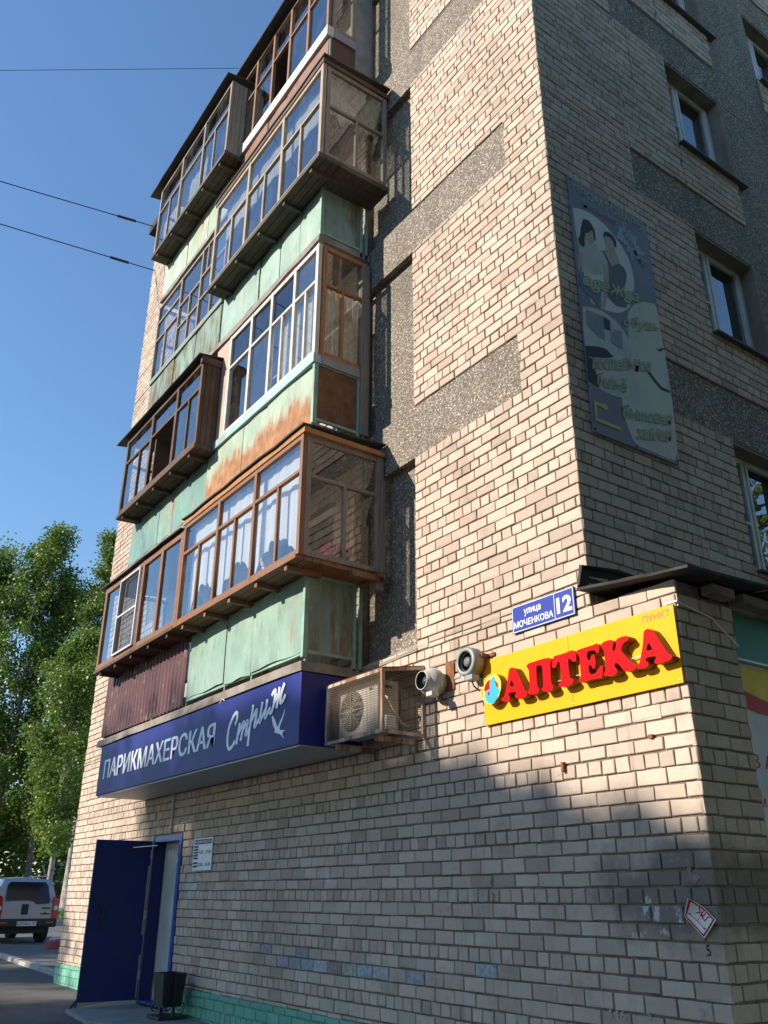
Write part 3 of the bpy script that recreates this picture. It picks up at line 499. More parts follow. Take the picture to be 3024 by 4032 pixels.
# ------------------------------------------------------------------ the building: walls and bricks
CW = .1075; SL = .2595; ZH = 2.416
WTOP = 16.6
bld = empty('apartment_building', (-6, 3, .2), 'five-storey pale brick apartment building with pebble-dash bands and glazed balconies', 'building')
BANDS = [(5.97, 6.61), (8.80, 9.44), (11.63, 12.28), (14.45, 15.10)]
annex = empty('shop_annex', (.5, .6, .2), 'single-storey brick shop annex at the corner under a felt roof', 'annex')
cells = {'b': [], 'a': [], 'gb': [], 'ga': []}     # bricks: (axis, u0, u1, z0, z1, plane offset)
def rows(z0, z1):
    i = math.floor((z0 - ZH) / CW) - 1
    while True:
        wv = .004 * math.sin(i * 2.3); zb = ZH + i * CW + .0075 + wv; zt = ZH + (i + 1) * CW - .0075 + .004 * math.sin((i + 1) * 2.3)
        if zb > z1: return
        a, b = max(zb, z0 + .004), min(zt, z1 - .004)
        if b - a > .025: yield i, a, b
        i += 1
def lay(axis, anchor, dirn, u0, u1, z0, z1, off, key, flip=0):
    """fill a wall rectangle with bond: three stretcher rows, one header row"""
    for i, a, b in rows(z0, z1):
        r = i % 4
        if r == 0: mod, ph = SL / 2, SL / 4
        else: mod, ph = SL, (SL / 2 if (r == 2) != bool(flip) else 0)
        ph += ((i * 37) % 11 - 5) * .0022
        lo, hi = (u0 - anchor) * dirn, (u1 - anchor) * dirn
        if lo > hi: lo, hi = hi, lo
        k = math.floor((lo - ph) / mod) - 1
        while ph + k * mod < hi:
            p, q_ = ph + k * mod, ph + (k + 1) * mod; k += 1
            p, q_ = max(p, lo), min(q_, hi)
            if q_ - p < .035: continue
            j1, j2 = rnd.uniform(.0045, .0085), rnd.uniform(.0045, .0085)
            p += j1 if p > lo + 1e-6 else .003; q_ -= j2 if q_ < hi - 1e-6 else .003
            ua, ub = anchor + dirn * p, anchor + dirn * q_
            if ua > ub: ua, ub = ub, ua
            cells[key((ua + ub) / 2) if callable(key) else key].append((axis, ua, ub, a + rnd.uniform(-.002, .002), b + rnd.uniform(-.002, .002), off))
A0, DH0, DH1, DTOP, DBOT = -12.54, -8.66, -7.60, 2.40, .27
PL = .545
wall = MB(); gwall = MB(); awall = MB(); gawall = MB()
def wallA(u0, u1, z0, z1, key='b', mort=None, off=0.0, anchor=.788, flip=0):
    lay('A', anchor, -1, u0, u1, z0, z1, off, key, flip)
    (mort or wall).box(u0, u1 - (.015 if u1 in (0, .788, .81) else 0), off + .015, off + .30, z0, z1)
def wallB(u0, u1, z0, z1, key='b', mort=None, off=0.0, anchor=0.0, flip=0):
    lay('B', anchor, 1, u0, u1, z0, z1, off, key, flip)
    (mort or wall).box(off - .30, off - .015, max(u0, .31) if u0 < .31 else u0, u1, z0, z1)
# street front, ground floor
wallA(A0, DH0, PL, 3.86); wallA(DH0, DH1, DTOP, 3.86); wallA(DH1, 0, 3.70, 3.86)
lay('A', .788, -1, DH1, .788, PL, 3.70, 0, lambda u: 'a' if u > 0 else 'b'); wall.box(DH1, 0, .015, .30, PL, 3.70); awall.box(0, .773, .015, .30, PL, 3.70)
# street front, upper floors: right-hand pier with let-in bands
zz = 3.86
for b0, b1 in BANDS:
    wallA(-2.25, 0, zz, b0); wallA(-.585, 0, b0, b1); zz = b1
wallA(-2.25, 0, zz, WTOP)
# left-hand end, and the wall behind the balconies with its doors
zz = 3.86
for b0, b1 in BANDS:
    wallA(A0, -9.25, zz, b0); wallA(A0, -10.15, b0, b1); zz = b1
wallA(A0, -9.25, zz, WTOP)
ZF = [3.80, 6.58, 9.34, 12.10]
OPEN = [(-8.5, -6.9), (-5.5, -3.9)]
for k, zf in enumerate(ZF):
    zn = ZF[k + 1] if k < 3 else WTOP
    wallA(-9.25, -8.5, zf, zn); wallA(-6.9, -5.5, zf, zn); wallA(-3.9, -3.28, zf, zn)
    for o0, o1 in OPEN: wallA(o0, o1, zf + 2.25, zn)
# gable (normal +x)
zz = 3.62; SILLS = [4.56, 7.36, 10.18, 13.0]
for k, (b0, b1) in enumerate(BANDS):
    wallB(0, 2.44, zz, b0, flip=1) if k == 0 else (wallB(0, 1.42, zz, b0, flip=1), wallB(1.42, 2.44, zz, b0, flip=1))
    wallB(2.44, 3.66, zz, SILLS[k], flip=1)
    wallB(0, 1.42, b0, b1, flip=1)
    wallB(4.93, 6.10, zz, SILLS[k], flip=1); wallB(6.10, 9.5, zz, b0, flip=1)
    zz = b1
wallB(0, 9.5, zz, WTOP, flip=1)
# annex side face
lay('B', 0, 1, 0, .665, PL, 3.62, .788, 'a', 1); awall.box(.488, .773, .31, .665, PL, 3.62)
# painted plinth
GO = -.022
wallA(A0 - .02, DH0 - .03, .05, PL, 'gb', gwall, GO); wallA(DH1 + .03, 0, .05, PL, 'gb', gwall, GO); wallA(0, .81, .05, PL, 'ga', gawall, GO)
lay('B', 0, 1, GO, .665, .05, PL, .81, 'ga', 1); gawall.box(.51, .795, .31, .665, .05, PL)
wall.box(-.30, -.017, .018, .31, 3.62, WTOP); awall.box(.49, .771, .018, .31, PL, 3.62); gawall.box(.51, .793, .002, .31, .05, PL)
wall_o = ob('wall', wall, M['mortar'], bld); gwall_o = ob('plinth', gwall, M['green_mortar'], bld)
awall_o = ob('wall', awall, M['mortar'], annex); gawall_o = ob('plinth', gawall, M['green_mortar'], annex)
ob('core', MB().box(A0 + .31, -.32, .32, 9.4, 3.0, WTOP - .1).box(A0 + .31, DH0 - .35, .32, 9.4, 0, 3.0).box(DH1 + .35, -.32, .32, 9.4, 0, 3.0), M['dark'], bld)
ob('gable_end_wall', MB().box(A0, A0 + .29, .32, 9.5, .05, WTOP), M['render'], bld)
ob('roof', MB().box(A0 - .25, .3, -.15, 9.8, WTOP, WTOP + .22), M['roof_felt'], bld)
def brick_geo(L, H, r, jit=.0038):
    """front at +d, local (u, v, d)"""
    j = lambda k=jit: r.uniform(-k, k)
    ch = r.uniform(.003, .006); pr = r.uniform(-.001, .004)
    back = [(-L, -H), (L, -H), (L, H), (-L, H)]
    v = [(x, y, -.03) for x, y in back]
    mid = [(x + j(), y + j()) for x, y in back]
    v += [(x, y, pr - ch * .8) for x, y in mid]
    fr = []
    for (x, y) in mid:
        c = ch * (1 if r.random() > .11 else r.uniform(2, 6))
        fr.append((x - math.copysign(c, x), y - math.copysign(c, y), pr + j(.0012)))
    v += fr
    f = [(8, 9, 10, 11)] + [(4 + i, 4 + (i + 1) % 4, 8 + (i + 1) % 4, 8 + i) for i in range(4)] + [(i, (i + 1) % 4, 4 + (i + 1) % 4, 4 + i) for i in range(4)]
    return v, f
def to_world(axis, u, z, off):
    if axis == 'A': return lambda p: (u + p[0], off - p[2], z + p[1])
    return lambda p: (off + p[2], u + p[0], z + p[1])
def area_px(c):
    axis, u0, u1, z0, z1, off = c
    P = Vector(((u0 + u1) / 2, off, (z0 + z1) / 2)) if axis == 'A' else Vector((off, (u0 + u1) / 2, (z0 + z1) / 2))
    d = P - CAM; dz = d.dot(Fv)
    if dz < .1: return 0
    x, y = 1512 + 3420 * d.dot(R2) / dz, 2016 - 3420 * d.dot(V2) / dz
    if not (0 < x < 3024 and 0 < y < 4032): return 0
    nrm = Vector((0, -1, 0)) if axis == 'A' else Vector((1, 0, 0))
    return (u1 - u0) * (z1 - z0) * abs(d.normalized().dot(nrm)) / d.length_squared
CHALK = {}
for x, z, c in ((-4.695, .945, (.30, .25, .34)), (-4.422, .955, (.28, .24, .29)), (-4.149, .961, (.27, .31, .33)), (-3.892, .963, (.38, .38, .44)), (-3.679, .964, (.42, .13, .16)),
                (-3.371, .958, (.35, .40, .22)), (-3.119, .961, (.30, .40, .44)), (-2.91, .961, (.42, .40, .40)), (-2.342, .965, (.28, .36, .40)), (-4.285, 1.077, (.22, .25, .31)), (-5.071, 1.06, (.25, .23, .27)), (-1.494, 1.076, (.33, .38, .42))):
    g_ = sum(c) / 3; CHALK[(x, z)] = tuple(g_ * .55 + v * .45 + .03 for v in c)
def chalk_of(c):
    if c[0] != 'A' or c[5] != 0: return None
    for (x, z), k in CHALK.items():
        if c[1] < x < c[2] and c[3] < z < c[4]: return k
chalk_m = {}
VAR = {}
def build_bricks(key, parent, matl, limit, wallobj):
    cs = cells[key]; sc = sorted(range(len(cs)), key=lambda i: -(area_px(cs[i]) + (9 if chalk_of(cs[i]) and key == 'b' else 0)))
    single = set(i for i in sc[:limit] if area_px(cs[i]) > 0)
    r = random.Random(len(cs)); big = MB(); bv = []
    for i, c in enumerate(cs):
        axis, u0, u1, z0, z1, off = c
        L, H = (u1 - u0) / 2, (z1 - z0) / 2; u, z = (u0 + u1) / 2, (z0 + z1) / 2
        if i in single:
            kk = (axis, matl.name, round(L / .006), round(H / .003), r.randrange(6)); ck = chalk_of(c)
            if ck: kk = kk + (ck,)
            if kk not in VAR:
                v, f = brick_geo(L, H, r); me = bpy.data.meshes.new('brick'); T = to_world(axis, 0, 0, 0)
                me.from_pydata([T(p) for p in v], [], f if axis == 'A' else f); mm = matl
                if ck:
                    if ck not in chalk_m: chalk_m[ck] = plain('chalked_brick', ck, .95, var=.35, scale=22, dirt=.5, dirtc=(.3, .26, .21))
                    mm = chalk_m[ck]
                me.materials.append(mm); a = me.attributes.new('bv', 'FLOAT', 'FACE'); a.data.foreach_set('value', [r.random()] * len(f)); VAR[kk] = me
            o = link('brick', VAR[kk], None); o.parent = wallobj; o.matrix_parent_inverse = parent_world(wallobj).inverted()
            o.location = (u, off, z) if axis == 'A' else (off, u, z)
        else:
            v, f = brick_geo(L, H, r); T = to_world(axis, u, z, off); big.add([T(p) for p in v], f); bv += [r.random()] * len(f)
    if big.f:
        me = mesh('bricks', big, matl); a = me.attributes.new('bv', 'FLOAT', 'FACE'); a.data.foreach_set('value', bv)
        o = link('brickwork', me, wallobj); tag(o, kind='stuff')
build_bricks('b', bld, M['brick'], 300, wall_o); build_bricks('gb', bld, M['green_brick'], 90, gwall_o)
build_bricks('a', annex, M['brick'], 300, awall_o); build_bricks('ga', annex, M['green_brick'], 60, gawall_o)

# pebble-dash concrete: bands, strip and piers
for k, (b0, b1) in enumerate(BANDS):
    ob('concrete_band', MB().box(-3.28, -.59, .018, .30, b0 + .004, b1 - .004), M['pebble'], bld)
    ob('concrete_band', MB().box(-10.14, -9.26, .018, .30, b0 + .004, b1 - .004), M['pebble'], bld)
    ob('concrete_band', MB().box(-.30, -.022, 1.43, 9.5, b0 + .004, b1 - .004), M['pebble'], bld)
    z0 = 3.875 if k == 0 else BANDS[k - 1][1]
    ob('concrete_strip', MB().box(-3.275, -2.255, .11, .30, z0, b0 + .003), M['pebble'], bld)
    ob('concrete_pier', MB().box(-.30, -.026, 3.665, 4.925, (3.6 if k == 0 else z0), b0 + .003), M['pebble'], bld)
ob('concrete_strip', MB().box(-3.275, -2.255, .11, .30, BANDS[3][1], WTOP), M['pebble'], bld)
mb = MB().add([(-3.3, -.012, 3.80), (-2.24, -.012, 3.845), (-2.24, .12, 3.95), (-3.3, .12, 3.93), (-3.3, .12, 3.7), (-2.24, .12, 3.7), (-3.3, -.012, 3.77), (-2.24, -.012, 3.815)], [(0, 1, 2, 3), (6, 7, 1, 0), (7, 5, 2, 1), (6, 0, 3, 4)])
ob('cement_fillet', mb, M['concrete'], bld)

# gable windows
def gable_window(y0, y1, z0, z1, blue=False):
    w_ = empty('window', (-.15, y0, z0), parent=bld)
    X = -.19
    mb = MB()                                       # reveals
    mb.box(-.30, -.012, y1, y1 + .055, z0, z1, 0)
    mb.box(-.30, -.03, y0, y1, z1 - .03, z1 + .003, 0)
    ob('reveal', mb, M['render'], w_)
    fr = MB(); t = .06; ym = y0 + (y1 - y0) * .36
    for a, b in ((y0, y0 + t), (y1 - t, y1), (ym - t / 2, ym + t / 2)): fr.box(X - .06, X, a, b, z0, z1 - .03)
    for a, b in ((z0, z0 + t), (z1 - .03 - t, z1 - .031)): fr.box(X - .055, X - .002, y0 + t, ym - t / 2, a, b); fr.box(X - .055, X - .002, ym + t / 2, y1 - t, a, b)
    for a, b in ((z0 + t, z1 - .03 - t),):          # sash inside the casing
        fr.box(X - .05, X + .012, ym + t / 2, ym + t / 2 + .045, a, b); fr.box(X - .05, X + .012, y1 - t - .045, y1 - t, a, b)
    fr.box(X - .05, X + .004, y0 + t, ym - t / 2, z0 + .42 * (z1 - z0), z0 + .42 * (z1 - z0) + .03)
    ob('frame', fr, M['white_pvc'], w_, bevel=.006)
    ob('pane', MB().add([(X - .03, y0 + t, z0 + t), (X - .03, ym - t / 2, z0 + t), (X - .03, ym - t / 2, z1 - .03 - t), (X - .03, y0 + t, z1 - .03 - t)], [(0, 1, 2, 3)]), M['glass'], w_)
    ob('pane', MB().add([(X - .03, ym + t / 2 + .045, z0 + t), (X - .03, y1 - t - .045, z0 + t), (X - .03, y1 - t - .045, z1 - .03 - t), (X - .03, ym + t / 2 + .045, z1 - .03 - t)], [(0, 1, 2, 3)]), M['glass'], w_)
    ob('room', MB().box(-.312, -.305, y0 - .1, y1 + .1, z0 - .1, z1 + .1), M['dark'], w_)
    ob('sill', MB().add([(-.2, y0 + .02, z0 - .01), (.07, y0 - .0, z0 - .045), (.07, y1 + .2, z0 - .045), (-.2, y1 + .2, z0 - .01), (-.2, y0 + .02, z0 - .03), (.068, y0, z0 - .065), (.068, y1 + .2, z0 - .065), (-.2, y1 + .2, z0 - .03)],
       [(0, 1, 2, 3), (1, 5, 6, 2), (4, 7, 6, 5), (0, 4, 5, 1), (2, 6, 7, 3)]), M['sill'], w_)
    return w_
for k, (b0, b1) in enumerate(BANDS):
    gable_window(2.445, 3.60, SILLS[k], b0); gable_window(4.94, 6.09, SILLS[k], b0)
cu_ = tag(ob('curtain', MB().add([(-.30 + .02 * math.sin(i * 1.7), 3.05 + i * .035, z) for i in range(13) for z in (10.3, 10.85)], [(2 * i, 2 * i + 2, 2 * i + 3, 2 * i + 1) for i in range(12)]), M['bluecloth']), 'blue cloth seen behind the glass of the fourth-floor gable window', 'curtain')
cu_.location.x = .012 + .045
# ------------------------------------------------------------------ balconies
YF, YB = -.75, -1.03
def glaze(par, ax, off, u0, u1, z0, z1, mains, thins, transom, fm, gm, t=.06, dp=.05, top_gm=None, skip=(), tt=.042, low_gm=None):
    """timber glazing in a plane; ax 'x': front at y=off, ax 'y': side at x=off"""
    fr = MB()
    def bx(mb, a, b, c, d, e=0.0):
        if ax == 'x': mb.box(a, b, off - dp / 2 - e, off + dp / 2 + e, c, d)
        else: mb.box(off - dp / 2 - e, off + dp / 2 + e, a, b, c, d)
    us = [u0 + t / 2] + list(mains) + [u1 - t / 2]
    for u in us: bx(fr, u - t / 2, u + t / 2, z0, z1, .003)
    for i, (a, b) in enumerate(zip(us, us[1:])):
        a += t / 2; b -= t / 2
        bx(fr, a, b, z0, z0 + t); bx(fr, a, b, z1 - t, z1)
        zt = transom if not isinstance(transom, (list, tuple)) else transom[i]
        lo = z1 - t
        if zt:
            bx(fr, a, b, zt - tt / 2, zt + tt / 2); lo = zt - tt / 2
            if ('u', i) not in skip:
                p = MB(); g = .008
                if ax == 'x': p.add([(a, off, zt + tt / 2), (b, off, zt + tt / 2), (b, off, z1 - t), (a, off, z1 - t)], [(0, 1, 2, 3)])
                else: p.add([(off, a, zt + tt / 2), (off, b, zt + tt / 2), (off, b, z1 - t), (off, a, z1 - t)], [(0, 1, 2, 3)])
                ob('pane', p, top_gm[i % len(top_gm)] if top_gm else gm, par)
        th = [x for x in thins if a < x < b]
        for x in th: bx(fr, x - tt / 2, x + tt / 2, z0 + t, lo, -.003)
        e = [a] + [q_ for x in th for q_ in (x - tt / 2, x + tt / 2)] + [b]
        for k in range(0, len(e), 2):
            if (i, k // 2) in skip: continue
            p = MB(); tl = rnd.uniform(-.004, .004)
            if ax == 'x': p.add([(e[k], off + tl, z0 + t), (e[k + 1], off - tl, z0 + t), (e[k + 1], off - tl, lo), (e[k], off + tl, lo)], [(0, 1, 2, 3)])
            else: p.add([(off + tl, e[k], z0 + t), (off - tl, e[k + 1], z0 + t), (off - tl, e[k + 1], lo), (off + tl, e[k], lo)], [(0, 1, 2, 3)])
            ob('pane', p, low_gm or gm, par)
    ob('window_frame', fr, fm, par, bevel=.004)
def wavy(name, ax, off, u0, u1, z0, z1, m, label, cat='curtain', folds=16, amp=.025, scallop=0.0, n=90, phase=0, parent=None):
    mb = MB()
    for i in range(n + 1):
        s_ = i / n; u = u0 + (u1 - u0) * s_; d = amp * math.sin(s_ * folds * 6.283 + phase) + amp * .5 * math.sin(s_ * folds * 2.7 + 1 + phase)
        zb = z0 + scallop * (abs(math.sin(s_ * 6.283 * 1.6 + phase)) + .18 * abs(math.sin(s_ * 6.283 * 9)))
        for k in range(5):
            z = z1 + (zb - z1) * k / 4; dd = d * (.4 + .6 * k / 4)
            mb.v.append((u, off + dd, z) if ax == 'x' else (off + dd, u, z))
    for i in range(n):
        for k in range(4): mb.f.append((i * 5 + k, (i + 1) * 5 + k, (i + 1) * 5 + k + 1, i * 5 + k + 1)); mb.mi.append(0)
    o = ob(name, mb, m, parent, smooth=True)
    if label: tag(o, label, cat)
    return o
def rail(par, x0, x1, seams, z0, z1, m, side=None, side_m=None, left=None):
    xs = [x0] + list(seams) + [x1]
    for i, (a, b) in enumerate(zip(xs, xs[1:])):
        j = [rnd.uniform(-.008, .008) for _ in range(4)]; zb = z0 + rnd.uniform(-.012, .018); g = .006
        mb = MB(); nx = 6
        for k in range(nx + 1):                     # slightly buckled sheet
            s_ = k / nx; x = a + g + (b - a - 2 * g) * s_; y = YF + j[0] * (1 - s_) + j[1] * s_ + .006 * math.sin(s_ * 6.3 + i)
            zj = .01 * math.sin(s_ * 9 + i * 2)
            mb.v += [(x, y, zb + zj), (x, y - .004, (z0 + z1) / 2), (x, y, z1 + zj * .6), (x, y + .012, zb + zj), (x, y + .012, z1 + zj * .6)]
        for k in range(nx):
            o = k * 5; p = o + 5
            mb.f += [(o, p, p + 1, o + 1), (o + 1, p + 1, p + 2, o + 2), (o + 2, p + 2, p + 4, o + 4), (o + 3, o + 4, p + 4, p + 3), (o, o + 3, p + 3, p)]; mb.mi += [0] * 5
        ob('rail_panel', mb, m[i % len(m)] if isinstance(m, list) else m, par)
    fr = MB()
    for x in xs: fr.box(x - .012, x + .012, YF + .014, YF + .04, z0 - .1, z1 + .02)
    fr.box(x0, x1, YF + .016, YF + .045, z1 - .03, z1 + .01); fr.box(x0, x1, YF + .016, YF + .045, z0 - .02, z0 + .015)
    ob('rail_frame', fr, M['teal_post'], par)
    if side is not None:
        ob('side_panel', MB().box(side - .012, side, YF + .02, -.16, z0 + .02, z1), side_m, par)
        ps = MB().box(side - .025, side + .02, YF - .018, YF + .02, z0 - .06, z1 + .05)
        for y in (-.155, -.075): ps.box(side - .015, side + .02, y, y + .035, z0 - .12, z1 + .06)
        ps.box(side - .012, side + .014, YF + .02, -.15, z0 - .012, z0 + .02).box(side - .012, side + .014, YF + .02, -.15, z1 - .015, z1 + .012)
        ob('corner_post', ps, M['teal_post'], par)
def slab(par, x0, x1, zt, th=.095, m='concrete'):
    mb = MB(); n = 14
    for i in range(n + 1):
        x = x0 + (x1 - x0) * i / n; j = rnd.uniform(-.012, .004); j2 = rnd.uniform(-.012, .008)
        mb.v += [(x, YF - .03 + j2, zt - th + j), (x, YF - .03, zt + j * .4), (x, .0, zt), (x, .0, zt - th)]
    for i in range(n):
        o, p = i * 4, i * 4 + 4
        for k in range(4): mb.f.append((o + k, p + k, p + (k + 1) % 4, o + (k + 1) % 4)); mb.mi.append(0)
    mb.f += [(0, 1, 2, 3), (n * 4 + 3, n * 4 + 2, n * 4 + 1, n * 4)]; mb.mi += [0, 0]
    ob('slab', mb, M[m], par)
def shelf(par, x0, x1, z, m, side=None, th=.05, brackets=True):
    """plank floor of a glazed bay jutting over the rail, with brackets"""
    for k in range(4):
        y0 = YB - .05 + k * .105
        ob('shelf_plank', MB().box(x0, x1, y0, y0 + .1, z - th + rnd.uniform(-.004, .004), z), m, par, bevel=.005)
    if side is not None:
        for k in range(3):
            xx = side[0] + k * (side[1] - side[0]) / 3
            ob('shelf_plank', MB().box(xx + .002, xx + (side[1] - side[0]) / 3 - .004, YB + .27, .0, z - th, z - .002), m, par, bevel=.005)
    if brackets:
        n = 5
        for i in range(n):
            x = x0 + .25 + (x1 - x0 - .5) * i / (n - 1); ob('bracket', MB().box(x - .03, x + .03, YB - .02, YF + .12, z - th - .055, z - th - .002), m, par)
def lean_roof(par, x0, x1, z, m, y0=YB - .12, rise=.18, th=.02, side_over=0):
    mb = MB(); n = 10
    for i in range(n + 1):
        x = x0 + (x1 - x0) * i / n; j = rnd.uniform(-.012, .012)
        mb.v += [(x, y0, z - .02 + j), (x, y0, z - .02 + th + j), (x, .0, z + rise + th), (x, .0, z + rise)]
    for i in range(n):
        o, p = i * 4, i * 4 + 4
        for k in range(4): mb.f.append((o + k, p + k, p + (k + 1) % 4, o + (k + 1) % 4)); mb.mi.append(0)
    mb.f += [(0, 1, 2, 3), (n * 4 + 3, n * 4 + 2, n * 4 + 1, n * 4)]; mb.mi += [0, 0]
    ob('roof_sheet', mb, m, par)
def planks_side(par, x, y0, y1, z0, z1, m, n=4):
    wd = (y1 - y0) / n
    for k in range(n): ob('side_plank', MB().box(x - .02 + rnd.uniform(-.003, .003), x, y0 + k * wd + .003, y0 + (k + 1) * wd - .003, z0, z1), m, par)
def balcony(lbl, x, z): 
    return empty('balcony', (x, -.4, z), lbl, parent=bld)
def back_door(par, o0, o1, zf):
    """balcony door and window in the wall behind the glazing"""
    mb = MB(); Y = .10
    for a, b in ((o0, o0 + .07), (o0 + .66, o0 + .73), (o1 - .07, o1)): mb.box(a, b, Y - .03, Y + .03, zf, zf + 2.25)
    mb.box(o0 + .07, o0 + .66, Y - .026, Y + .026, zf + 2.16, zf + 2.25).box(o0 + .73, o1 - .07, Y - .026, Y + .026, zf + 2.16, zf + 2.25).box(o0 + .73, o1 - .07, Y - .026, Y + .026, zf + .75, zf + .85)
    mb.box(o0 + .07, o0 + .66, Y - .02, Y + .02, zf, zf + .8); mb.box(o0 + .73, o1 - .07, Y - .01, Y + .12, zf, zf + .74)
    ob('balcony_door', mb, M['white_wood'], par)
    for p0, p1, zp in ((o0 + .07, o0 + .66, .8), (o0 + .73, o1 - .07, .85)): ob('pane', MB().add([(p0, Y, zf + zp), (p1, Y, zf + zp), (p1, Y, zf + 2.16), (p0, Y, zf + 2.16)], [(0, 1, 2, 3)]), M['glass'], par)
XL, XM, XR = -9.22, -6.18, -3.19
W = M
# second floor, right: lace-curtained brown bay over teal panels
b = balcony('brown timber bay with white lace curtains over teal steel panels', -4.7, ZF[0])
slab(b, -9.44, XR + .02, ZF[0]); rail(b, XM, XR, (-5.06, -4.37), 3.90, 4.735, W['teal_a'], XR, W['teal_side'])
shelf(b, -6.02, -2.86, 4.80, W['brown_wood'], (-3.19, -2.86)); ob('shelf_beam', MB().box(-2.86, -2.80, -.42, -.02, 4.69, 4.75).box(-3.19, -2.75, -.11, -.05, 4.72, 4.78), W['brown_wood'], b)
glaze(b, 'x', YB, -6.02, -2.84, 4.80, 6.20, (-4.93, -3.945), (-5.48, -4.45, -3.38), 5.77, W['brown_wood'], W['glass'])
glaze(b, 'y', -2.87, YB + .03, -.02, 4.80, 6.20, (), (-.50,), 5.72, W['grey_wood'], W['grimy_glass'])
ob('corner_batten', MB().box(-2.90, -2.83, -.09, -.0, 4.6, 6.2).box(-2.84, -2.80, -.05, .0, 4.7, 5.9), W['grey_wood'], b)
ob('head_board', MB().box(-6.05, -2.80, YB - .04, YB + .03, 6.20, 6.27).box(-2.86, -2.80, YB + .03, .0, 6.20, 6.26), W['orange_wood'], b)
lean_roof(b, -6.05, -2.79, 6.29, W['roof_felt'], y0=YB - .07, rise=.06); back_door(b, *OPEN[1], ZF[0])
wavy('curtain', 'x', YB + .10, -5.96, -2.95, 4.90, 6.17, W['lace'], 'white lace curtain with scalloped hem in the brown bay above the blue hair salon sign', folds=13, scallop=.30, amp=.014)
mb = MB()
for i in range(9):
    c = Vector((-2.98 + rnd.uniform(-.08, .08), -.72 + i * .045, 4.95 + rnd.uniform(-.03, .05)))
    for k in range(16):
        t = rnd.uniform(0, 6.28); p = rnd.uniform(-1, 1); d = Vector((math.cos(t) * (1 - p * p) ** .5, math.sin(t) * (1 - p * p) ** .5, p)) * .055
        u = d.orthogonal().normalized() * .03; v_ = d.cross(u).normalized() * .03
        mb.add([c + d - u, c + d - v_, c + d * .3, c + d + v_, c + d + u], [(0, 1, 2), (2, 3, 4), (0, 2, 4)])
fl = tag(ob('flower_bunch', mb, plain('pink_petals', (.62, .14, .30), .8)), 'bunch of pink flowers inside the side window of the brown bay', 'flowers')
tag(ob('clothes_line', MB().tube([(-5.6, -.45, 5.55), (-3.0, -.85, 5.62)], .004, 5), plain('green_cord', (.05, .40, .25), .7)), 'thin green clothes line behind the side glass of the brown bay', 'cord')
# second floor, left: corrugated rail and plain brown bay
b = balcony('plain brown timber bay over maroon corrugated rail', -7.8, ZF[0])
mb = MB(); n = 150
for i in range(n + 1):
    x = -9.34 + (XM - .02 + 9.34) * i / n; ph = (i % 6); y = YF - .02 + (.0 if ph in (0, 1, 2) else .018)
    mb.v += [(x, y, 3.835 + .006 * math.sin(i)), (x, y, 4.79)]
mb.f = [(2 * i, 2 * i + 2, 2 * i + 3, 2 * i + 1) for i in range(n)]; mb.mi = [0] * n
ob('corrugated_sheet', mb, W['corrug'], b); ob('corrugated_sheet', MB().box(-9.345, -9.335, YF, -.01, 3.84, 4.79), W['corrug'], b)
shelf(b, -9.16, -6.03, 4.80, W['dark_wood']); glaze(b, 'x', YB, -9.14, -6.025, 4.80, 6.14, (-8.40, -7.47, -6.76), (), None, W['brown_wood'], W['glass'], t=.085)
glaze(b, 'y', -9.12, YB + .05, -.02, 4.80, 6.14, (-.5,), (), None, W['brown_wood'], W['glass'])
sc = MB(); X0, X1 = -8.35, -7.52
for a, c in ((X0, X0 + .03), (X1 - .03, X1)): sc.box(a, c, YB - .062, YB - .037, 4.87, 6.06)
for z in (4.87, 5.45, 6.035): sc.box(X0 + .03, X1 - .03, YB - .06, YB - .04, z, z + .026)
ob('screen_frame', sc, W['white_pvc'], b)
q = N('insect_screen'); q.t.nodes.remove(q.b); d_ = q.n('BsdfDiffuse'); d_.inputs[0].default_value = (.05, .05, .05, 1); t_ = q.n('BsdfTransparent'); x_ = q.n('MixShader'); x_.inputs[0].default_value = .45
q.l(t_.outputs[0], x_.inputs[1]); q.l(d_.outputs[0], x_.inputs[2]); q.l(x_.outputs[0], q.out.inputs[0]); sm = q.m
ob('insect_screen', MB().add([(X0 + .03, YB - .051, 4.9), (X1 - .03, YB - .051, 4.9), (X1 - .03, YB - .051, 6.04), (X0 + .03, YB - .051, 6.04)], [(0, 1, 2, 3)]), sm, b)
lean_roof(b, -9.32, -6.06, 6.18, W['roof_felt'], y0=YB - .08, rise=.08); back_door(b, *OPEN[0], ZF[0])
# third floor, right: white frames, rusting panels
b = balcony('white framed glazing over rust-streaked pale teal panels', -4.7, ZF[1])
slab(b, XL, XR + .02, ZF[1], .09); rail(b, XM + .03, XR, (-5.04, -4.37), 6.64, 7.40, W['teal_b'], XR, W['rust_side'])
ob('ledge', MB().box(XM + .02, XR + .03, YF - .045, YF + .06, 7.40, 7.52), W['teal_ledge'], b); ob('ledge', MB().box(XR - .03, XR + .035, YF + .062, -.1, 7.40, 7.525), W['ledge_dark'], b)
glaze(b, 'x', YF, -5.70, -3.17, 7.52, 9.19, (-5.0, -4.40, -3.77), (-4.09, -3.48), 8.63, W['white_wood'], W['glass'], t=.065, top_gm=[W['dark_glass'], W['dark_glass'], W['dark_glass'], W['glass']])
ob('plywood_sheet', MB().box(-6.16, -5.705, YF - .012, YF + .01, 7.52, 9.20), W['plywood'], b)
glaze(b, 'y', XR, YF + .04, -.03, 7.53, 9.19, (), (-.40,), 8.60, W['orange_wood'], W['grimy_glass']); ob('corner_batten', MB().box(XR - .04, XR + .045, -.13, -.01, 6.62, 9.15), W['grey_wood'], b)
wavy('curtain', 'x', YF + .09, -4.36, -3.24, 7.56, 8.62, W['net'], 'white patterned net curtain behind the white frames above the rusty panels', folds=7, amp=.015)
